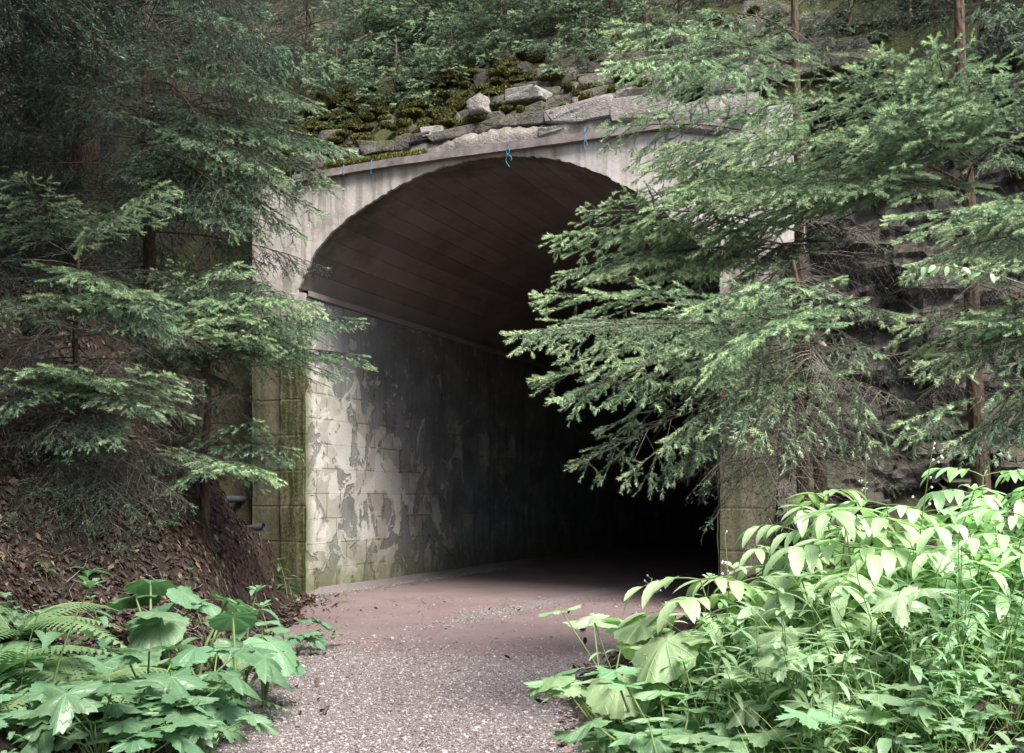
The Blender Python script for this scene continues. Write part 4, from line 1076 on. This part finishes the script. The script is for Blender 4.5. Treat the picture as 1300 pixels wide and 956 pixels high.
row('grass', 'grass', [(1150, 4.3, 600, 0), (1010, 4.4, 740, 1), (1080, 4.1, 730, 2), (1210, 4.0, 700, 0), (1270, 3.9, 720, 1), (940, 4.5, 790, 2), (1130, 3.8, 780, 1), (880, 4.6, 830, 0), (1040, 3.8, 850, 2), (1190, 3.6, 830, 0), (1285, 3.5, 800, 1), (1240, 3.4, 860, 2), (1120, 3.5, 860, 0), (980, 3.7, 870, 1)], 'long arching pale grass blades, right bank', 'grass tufts on the right bank', 1., .8)
row('willow', 'leafmid', [(845, 4.9, 770, 0), (900, 4.6, 760, 1), (960, 4.3, 760, 2), (1025, 4.2, 730, 0), (1095, 4.1, 700, 1), (1165, 4.1, 690, 2), (1230, 4.0, 680, 0), (1290, 4.0, 690, 1), (1060, 3.7, 800, 2), (1200, 3.6, 780, 1)], 'slender herb with narrow paired leaves, right bank', 'narrow-leaved herbs on the right bank', 1.1, .6)
row('fern', 'fern', [(965, 5.1, 745, 0), (1130, 4.2, 740, 1)], 'small bright fern below the elder seedlings, right bank', 'small ferns on the right bank', 1., .5)
row('stalk', 'leafcool', [(797, 5.8, 728, 0)], 'thin stalk with purple flowers beside the path on the right bank', None, 1., .7, 'purple')
row('stalk', 'leafpale', [(1085, 5.6, 575, 1), (1155, 4.6, 560, 2), (925, 5.0, 670, 1)], 'thin stalk of tiny white flowers, right bank', 'flowering stalks on the right bank', 1., .9, 'white')
# left bank ----------------------------------------------------------
random.seed(8)
row('butterbur', 'leafcool', [(190, 8.7, 712, 0), (245, 8.0, 745, 1), (335, 7.9, 785, 2), (215, 7.7, 765, 2), (300, 7.6, 770, 1), (260, 8.8, 735, 0)], 'big-leaved butterbur by the path, left bank', 'butterburs on the left bank', .68, .5)
row('nettle', 'leafcool', [(58, 6.4, 722, 1), (130, 8.4, 745, 0), (345, 8.6, 760, 1), (310, 8.3, 730, 0), (270, 8.6, 745, 2), (25, 6.5, 760, 0)], 'nettle with pale toothed top leaves, left bank', 'nettles on the left bank', 1.5, .6)
row('fern', 'fern', [(120, 7.4, 752, 0), (20, 7.5, 745, 1), (150, 6.8, 780, 2), (70, 6.7, 790, 0), (95, 7.0, 770, 1), (-10, 6.8, 780, 2), (170, 7.4, 760, 1)], 'spreading lacy fern in the left foreground', 'ferns in the left foreground', 1., .75, smin=.95)
row('fern', 'leafdark', [(112, 10., 690, 3), (215, 11.5, 690, 4), (20, 10.5, 670, 4)], 'dark green fern on the brown leaf litter', 'ferns on the leaf litter', 1., .5)
row('nettle', 'leafdark', [(160, 11.2, 690, 0), (60, 9.6, 690, 1), (275, 12.2, 700, 2), (235, 10.4, 715, 1), (5, 9.3, 700, 2)], 'small dark seedling in the leaf litter, left bank', 'seedlings in the leaf litter', 1.3, .5)
row('lobed', 'leafcool', [(130, 6.1, 850, 0), (190, 6.9, 805, 2), (230, 7.0, 810, 0), (170, 6.4, 850, 1), (265, 6.9, 835, 1), (60, 6.2, 855, 2), (215, 6.5, 850, 0), (120, 6.1, 875, 2), (260, 6.3, 870, 2), (20, 6.1, 870, 1), (180, 6.0, 890, 0)], 'lobed cool-green herb, front of left bank', 'lobed herbs on the left bank', 1., .32)
row('nettle', 'leafdark', [(365, 15.4, 702, 0), (345, 15.0, 722, 1), (440, 15.9, 738, 2), (372, 14.8, 728, 2)], 'small dark-leaved seedling at foot of left pier', 'seedlings at the left pier', 1.4, .5)
row('lobed', 'leafcool', [(378, 10.6, 786, 0), (405, 11., 792, 1)], 'small fresh herb between leaf litter and gravel', 'small herbs by the gravel edge', 1., .25)

def ground_cover(name, label, region, n, m, seed, smin, smax):
    rg = np.random.default_rng(seed); mb = MB(); k = 0; tries = 0
    while k < n and tries < n*20:
        tries += 1; px = rg.uniform(*region[0]); d = rg.uniform(*region[1]); x = (px-CX)/FPX*d
        if path_mask(x, d) > .35: continue
        u, v = UV(x, d)
        if v > -.4: continue
        k += 1; z = G(x, d); a = rg.uniform(0, 6); h = rg.uniform(.02, .2); c = np.array([x, d, z+h]); s = rg.uniform(smin, smax)
        if rg.random() < .5: leaf(mb, c, V3(a, rg.uniform(-.3, .4)), UP, s, s*.6, 'ovate', .5, .25, 7, tint=rg.random(), rg=rg)
        else: round_leaf(mb, c, V3(a, rg.uniform(-.4, .2)), UP, s*.55, 5, .5, cup=.2, tint=rg.random(), rg=rg)
    tag(mb.obj(name, [m]), label, 'ground cover', kind='stuff')
ground_cover('ground_cover', 'low mixed green herbs carpeting the left bank', ((-60, 300), (5.6, 8.4)), 800, 'leafcool', 5, .05, .11)
ground_cover('ground_cover', 'low mixed green herbs carpeting the right bank', ((700, 1420), (3.0, 6.3)), 2600, 'leafmid', 6, .05, .12)

# ---------------------------------------------------------------- spruces
def bxy(px, d, dz=0.): x = (px-CX)/FPX*d; return (x, d, G(x, d)+dz)
def tpx(px, py, d): return at(px, py, d)
# right, near: trunk at 1045
B = 'bright'
spruce('young spruce with bare orange-brown lower trunk, its boughs crossing the tunnel mouth', bxy(1062, 7.6), tpx(1010, 330, 7.6), .055,
    [(1.9, 2.9, .2, .8, 1.2, 4, 'dead', 0, 180, -12)],
    [(425, 652, 424, 6.9, B), (430, 690, 480, 7.0, B), (440, 715, 505, 6.8, 'half'), (410, 690, 376, 7.5, B),
     (470, 735, 590, 7.2, 'half'), (480, 800, 600, 6.8, 'half'), (480, 850, 555, 6.6, B), (500, 900, 610, 6.6, 'dead'), (520, 860, 590, 7.0, 'dead'), (500, 905, 660, 7.0, 'dead'), (505, 1000, 640, 6.7, 'dead'), (505, 960, 690, 6.9, 'dead'),
     (440, 960, 545, 6.0, 'half'), (380, 1140, 400, 7.0, B), (400, 1110, 450, 6.8, 'half'), (390, 1100, 520, 6.9, 'half'), (370, 1060, 355, 7.2, B), (360, 885, 390, 6.8, B), (380, 960, 365, 6.9, B), (490, 1105, 560, 6.8, 'half'), (420, 940, 430, 6.2, B)], seed=1)
# right, second: trunk ~ 1012 behind
spruce('spruce behind the near right tree, its pale shoots over the arch haunch', bxy(1020, 9.6), tpx(1005, -400, 9.6), .05,
    [(3.0, 4.2, .3, 1.0, 1.2, 3, 'dead', 0, 180, -10), (7.0, 8.5, .5, 1.1, .7, 4, 'half', 0, 180, 2), (2.0, 3.2, .3, .9, 1.1, 3, 'dead', 0, 180, -10)],
    [(300, 745, 268, 8.6, B), (310, 703, 300, 8.8, B), (320, 720, 345, 8.7, B), (280, 830, 265, 8.2, B), (200, 770, 162, 8.6, B), (190, 850, 185, 8.0, B), (220, 870, 240, 8.0, B),
     (80, 790, 30, 8.5, B), (110, 778, 80, 8.3, B), (60, 900, 15, 8.2, 'half'), (240, 850, 215, 8.8, B), (290, 900, 305, 8.3, B), (310, 955, 345, 8.2), (260, 905, 205, 8.2, B), (330, 950, 420, 8.5, 'half'), (350, 900, 470, 8.8, 'dead'), (360, 960, 500, 8.6, 'dead'), ], seed=2)
# right, third: trunk 1230
spruce('taller spruce with brown trunk and yellow-green shoots at the upper right', bxy(1250, 8.6), tpx(1205, -300, 8.6), .07,
    [(2.6, 4.0, .3, .9, 1.1, 3, 'dead', 0, 180, -12), (5.9, 7.5, .5, 1.1, .7, 3, 'half', 0, 180, 5)],
    [(200, 1030, 78, 7.9, B), (190, 1085, 88, 7.6, B), (170, 1120, 66, 7.8, B), (160, 1185, 56, 7.4, B), (190, 1245, 92, 7.4, B), (210, 965, 128, 7.7, B), (230, 940, 178, 7.6, B), (240, 925, 250, 7.7, B), (200, 1130, 140, 7.2, B), (215, 1320, 125, 7.6, B), (230, 1290, 175, 7.2, 'half'),], seed=3)
# right edge
spruce('spruce at the right edge with drooping boughs before the rock face', bxy(1420, 7.4), tpx(1410, -200, 7.4), .08,
    [(4.6, 6.5, .5, 1.1, .8, 4, 'half', 0, 180, 2)],
    [(410, 1150, 415, 6.9, B), (430, 1180, 460, 6.8, B), (405, 1230, 410, 6.7, B), (500, 1148, 537, 6.8, B), (480, 1215, 560, 6.7, 'half'), (300, 1165, 335, 6.9, B), (290, 1210, 290, 6.8, B), (310, 1240, 340, 6.6, B), (240, 1250, 262, 6.8, B), (260, 1140, 275, 7.1, B)], seed=4)
# left young one: trunk 257
spruce('young spruce with a thin reddish trunk whose boughs reach over the left tunnel pier', bxy(258, 12.8), tpx(268, 318, 12.8), .05,
    [(1.9, 2.9, .16, .8, 1.0, 4, 'dead', 0, 180, -5), (3.3, 4.4, .22, 1., .5, 5, 'live', 0, 180, 8)],
    [(430, 455, 405, 11.5), (440, 460, 452, 11.7), (410, 400, 385, 11.2, B), (400, 360, 370, 11.6), (430, 380, 440, 11.4), (440, 340, 430, 11.3, B), (400, 200, 345, 11.9), (395, 230, 350, 11.5), (420, 310, 400, 11.3, B), (580, 372, 570, 11.5), (570, 325, 535, 11.7), (590, 340, 600, 11.3, B), (590, 290, 590, 11.4), (580, 185, 585, 11.7, 'live'), (600, 250, 600, 11.2), (370, 300, 335, 11.7, B), (375, 330, 360, 11.5)], seed=5)
# left near
spruce('near spruce at the left edge with broad layered boughs over the ferns', bxy(92, 11.0), tpx(100, 325, 11.0), .04,
    [(2.2, 3.4, .17, 1.2, 1.4, 5, 'dead', 0, 180, -8), (2.0, 2.6, .3, 1.2, 1.4, 3, 'dull', 0, 180, -14), (4.0, 4.1, .25, 1.0, .5, 3, 'dull', 0, 180, 3)],
    [(390, 215, 418, 9.8), (380, 180, 370, 10.0, B), (400, 215, 385, 9.6), (390, 60, 375, 9.6, B), (380, 0, 385, 9.8), (410, -40, 400, 9.6), (500, 210, 475, 9.8, B), (500, 180, 515, 9.7), (490, 110, 470, 9.5), (490, 60, 465, 9.6, B), (510, 0, 480, 9.6), (530, 130, 560, 9.6), (520, 60, 560, 9.5, 'dull'),
     (270, 205, 235, 9.8, B), (270, 30, 225, 9.5, B), (280, -30, 250, 9.7), (350, 130, 360, 9.6, B), (580, 160, 640, 9.9, 'dull'), (570, 200, 660, 10.2, 'dull'), (575, 110, 660, 9.8, 'dull'), (570, 20, 650, 9.6, 'dull'), (560, 60, 680, 9.8, 'dead'), (560, 150, 690, 10., 'dead'), (560, 240, 640, 10.6, 'dead'), (590, 60, 620, 9.8, 'dull'), (480, 0, 520, 9.4)], seed=6)
# left tall: its boughs come down from upper left over the rail
spruce('tall dark spruce left of the arch with long boughs drooping over the rail', (*bxy(190, 14.0)[:2], G(*bxy(190, 14.0)[:2])), tpx(185, -700, 14.), .08,
    [(3.0, 5.0, .3, 1.6, 2.0, 4, 'dull', 0, 180, -15), (5.2, 12., .42, 2.4, 1.2, 5, 'dull', 0, 180, -6)],
    [(150, 420, 235, 12.6), (170, 400, 270, 12.4), (190, 380, 300, 12.3), (130, 440, 190, 12.8), (160, 350, 215, 12.1), (180, 300, 260, 12., 'dull'), (200, 290, 290, 11.9), (210, 330, 300, 12.2), (70, 400, 130, 12.6), (50, 330, 100, 12.2, 'dull'), (40, 230, 90, 12., 'dull'), (20, 420, 80, 12.8), (100, 260, 160, 12., 'dull'), (30, 350, 60, 12.4, 'dull')], seed=7)
spruce('dark spruce in the shade at the far left behind the layered boughs', bxy(-40, 13.5), tpx(-40, -600, 13.5), .16,
    [(1.5, 11., .4, 2.2, 1.5, 5, 'dull', 0, 180, -8), (1.4, 4, .3, 1.6, 1.6, 3, 'dead', 0, 180, -8)], seed=8)
spruce('shaded spruce between the far left spruce and the drooping one', bxy(90, 17.), tpx(95, -500, 17.), .13,
    [(3.5, 12., .4, 2.2, 1.2, 5, 'dull', 0, 180, -8)], seed=9)
# on the slope above the arch
k = 0
def d_for(px, v):
    r = (px-CX)/FPX   # point of the ray at distance v behind the portal plane
    return (v+L0[0]*VD[0]+L0[1]*VD[1])/(r*VD[0]+VD[1])
HT = [(345, 2.2, 2.6, 'dull', 'bushy spruce on the slope above the left end of the rail'), (425, 1.7, 1.5, 'live', 'small spruce above the arch with low boughs hanging over the moss'), (500, 1.4, 1.7, 'live', 'spruce sapling over the mossy stones left of the arch crown'),
      (570, 1.5, 1.5, 'live', 'short spruce directly above the small pale block of the parapet'), (635, 1.9, 1.9, 'live', 'spruce on the slope above the crown of the arch'), (705, 1.8, 1.6, 'live', 'low spruce above the slabs just right of the crown'), (775, 2.2, 1.8, 'live', 'spruce behind the right part of the stone parapet'),
      (860, 2.0, 1.6, 'live', 'small spruce above the tumbled stones at right of the parapet'), (960, 2.6, 2.2, 'dull', 'dull green spruce above the right end of the parapet'), (1080, 2.2, 2.6, 'dull', 'spruce on top of the rock face right of the arch'), (1200, 2.0, 2.8, 'dull', 'dark spruce on the rock face behind the brown trunk'), (1310, 1.8, 2.8, 'dull', 'dark spruce on top of the rock at the upper right corner'),
      (740, 1.3, 1.1, 'live', 'tiny spruce right behind the two long pale slabs'), (815, 1.5, 1.3, 'live', 'spruce sapling behind the right long slab'), (605, 2.6, 2.2, 'live', 'spruce just upslope of the crown spruce'), (730, 2.8, 2.2, 'live', 'spruce just upslope of the tiny slab spruce'), (465, 2.6, 2.2, 'live', 'spruce upslope between the two left saplings'),
      (925, .75, 1.2, 'live', 'spruce sapling at the right end of the parapet'), (1000, .8, 1.7, 'half', 'first small spruce along the top edge of the rock face'), (1075, .7, 1.9, 'dull', 'second small spruce along the top edge of the rock face'), (1150, .8, 1.8, 'dull', 'third small spruce along the top edge of the rock face'), (1235, .7, 2., 'dull', 'fourth small spruce along the top edge of the rock face'), (1310, .8, 2., 'dull', 'fifth small spruce along the top edge of the rock face'),
      (390, 3.6, 3., 'dull', 'upslope spruce between the first two above the rail'), (540, 3.4, 2.8, 'live', 'upslope spruce behind the sapling over the mossy stones'), (670, 3.6, 3., 'dull', 'upslope spruce behind the crown of the arch'), (790, 3.9, 3., 'live', 'upslope spruce behind the parapet slabs'), (920, 4.2, 3., 'dull', 'upslope spruce behind the tumbled stones'), (1140, 4.4, 3.2, 'dull', 'upslope spruce behind the rock face')]
for i, (px, v, h, kd, lab) in enumerate(HT):
    b = bxy(px, d_for(px, v))
    if px >= 960 and v < .9: b = (b[0], b[1], 7.15)
    t_ = (b[0]+.05, b[1]-.1, b[2]+h); ll = min(1.7, .5*h+.35)
    spruce(lab, b, t_, .02+.012*h, [(b[2]+.12, b[2]+h*.4, .2, ll*.8, ll, 5, kd, 0, 180, -10), (b[2]+h*.4, t_[2]-.1, .24, ll*.9, .3, 5, kd, 0, 180, 8)],
           group='spruces on the slope above the tunnel', seed=120+i)
# wooded slope further back
FT = [(-150, 24, 'far left edge'), (60, 22, 'upper left corner'), (230, 24, 'drooping spruce at upper left'), (420, 25, 'left haunch of the arch'), (600, 24, 'crown of the arch'), (780, 23, 'right haunch of the arch'), (960, 22, 'right end of the parapet'), (1130, 21, 'rock face at right'), (1330, 20, 'upper right corner'), (1500, 19, 'right edge'), (-120, 18, 'left edge, nearer')]
for i, (px, d, nm) in enumerate(FT):
    b = bxy(px, d); t_ = (b[0], b[1], b[2]+7.)
    spruce(f'large dark background spruce up the slope behind the {nm}', b, t_, .16, [(b[2]+.3, b[2]+6.6, .42, 2.3, .8, 6, 'dull', 0, 180, -8)], group='background spruces up the slope', seed=50+i)
for i, (x, y, z0, nm) in enumerate(((-5.6, 5.2, 4.8, 'nearest the camera'), (-6.2, 8.4, 5.6, 'second along the bank'), (-7.6, 11.8, 6.8, 'third along the bank'), (-6.4, 15.6, 9., 'highest up the bank'), (-9.8, 9.5, 5., 'set back from the bank'), (-10.5, 14, 6., 'set back, further up'), (-8.5, 18.5, 9., 'on the slope behind'), (-5.2, 1.5, 4.6, 'close on the left of the viewpoint'))):
    spruce(f'tall shading spruce added at or beyond left edge, {nm}', (x, y, G(x, y)), (x, y, 21.), .22, [(z0+1.4, 20., 1.05, 4.2, 3., 8, 'dull', 0, 180, -6)], group='added shading spruces beyond the left edge', seed=80+i)  # high crowns added to block the sun over the left bank

for i, (x, y, z0, nm) in enumerate(((-6.5, 2.5, 3.6, 'left of the viewpoint'), (-9.5, 4.5, 4.0, 'left of the viewpoint, further in'), (-6.8, -2., 3., 'behind the viewpoint at left'), (-10., -.5, 3., 'deep in the wood at left'), (-4.5, -6.5, 3.2, 'behind the viewpoint'), (-9, -7, 3., 'behind the viewpoint, far left'), (-.5, -9., 3.2, 'straight behind the viewpoint'), (-13, 6, 3., 'deep in the wood beside the bank'), (-12, 11, 4., 'deep in the wood on the bank'))):
    spruce(f'added tall shade-casting spruce {nm}', (x, y, G(x, y)), (x, y, 15.), .2, [(z0, 14., .62, 3., 1.2, 6, 'dull', 0, 180, -10)], group='added shade-casting spruces round the viewpoint', seed=90+i)  # added out of view to close off sky light from left and rear

# cut-off branch stub on the near right trunk
mb = MB(); c = at(1043, 436, 7.35); stone(mb, c, (.055, .05, .05), 0, 3, 2, 0, .2); stone(mb, c+np.array([.02, 0, -.015]), (.05, .04, .03), .5, 4, 2, 0, .2)
tag(mb.obj('resin_lump', ['cutwood']), 'pale pinkish lump of resin on the near right spruce trunk', 'resin')

# arching twig with small pale leaves at the right
tw = empty('leafy_twig', at(1300, 360, 4.6), 'thin arching twig with small pale heart-shaped leaves at the right edge', 'twig')
o0 = at(1300, 360, 4.6); P = np.array([at(1330, 372, 4.6), at(1270, 350, 4.6), at(1225, 340, 4.6), at(1190, 336, 4.6), at(1172, 338, 4.6)])-o0
mb = MB(); tube(mb, P, np.linspace(.004, .0015, 5), 5); mb.obj('stem', ['deadtwig'], tw)
mb = MB()
for f in np.linspace(.25, 1, 12): leaf(mb, poly_at(P, f), np.array([RNG.uniform(-.6, .3), RNG.uniform(-.5, .5), RNG.uniform(-1, .3)]), np.array([0, -1, .5]), .05, .032, 'ovate', .3, .2, 7, tint=RNG.random())
mb.obj('foliage', ['leafpale'], tw)

# ---------------------------------------------------------------- light, sky, camera
SUN_EL = 58.; SUN_AZ = 150.   # azimuth, clockwise from +Y (camera looks along +Y)
w = bpy.data.worlds.new('World'); SC.world = w; w.use_nodes = True; nt = w.node_tree; nt.nodes.clear()
sky = nt.nodes.new('ShaderNodeTexSky'); sky.sky_type = 'NISHITA'; sky.sun_disc = False
sky.sun_elevation = math.radians(SUN_EL); sky.sun_rotation = math.radians(SUN_AZ); sky.dust_density = 3.; sky.air_density = 1.2
bg = nt.nodes.new('ShaderNodeBackground'); bg.inputs['Strength'].default_value = .06
ow = nt.nodes.new('ShaderNodeOutputWorld'); nt.links.new(sky.outputs[0], bg.inputs[0]); nt.links.new(bg.outputs[0], ow.inputs[0])
sd = bpy.data.lights.new('sun', 'SUN'); sd.energy = 1.5; sd.angle = math.radians(28); sd.color = (1., .96, .9)
so = bpy.data.objects.new('sun', sd); COL.objects.link(so)
a = math.radians(SUN_AZ); e = math.radians(SUN_EL)
sv = Vector((math.sin(a)*math.cos(e), math.cos(a)*math.cos(e), math.sin(e)))
so.rotation_euler = sv.to_track_quat('Z', 'Y').to_euler()

cd = bpy.data.cameras.new('camera'); cam = bpy.data.objects.new('camera', cd); COL.objects.link(cam)
cam.location = (0, 0, EYE); cam.rotation_euler = (PI/2, 0, 0); cd.sensor_width = 36; cd.lens = 36*FPX/1300; cd.shift_y = (HZ-478)/1300
cd.clip_end = 500; cd.clip_start = .05; SC.camera = cam
SC.view_settings.view_transform = 'Standard'; SC.view_settings.look = 'None'; SC.view_settings.gamma = 1; SC.view_settings.exposure = 2.65
SC.cycles.use_denoising = True
SC.cycles.max_bounces = 7; SC.cycles.diffuse_bounces = 4; SC.cycles.glossy_bounces = 2; SC.cycles.transmission_bounces = 4
SC.cycles.use_adaptive_sampling = True
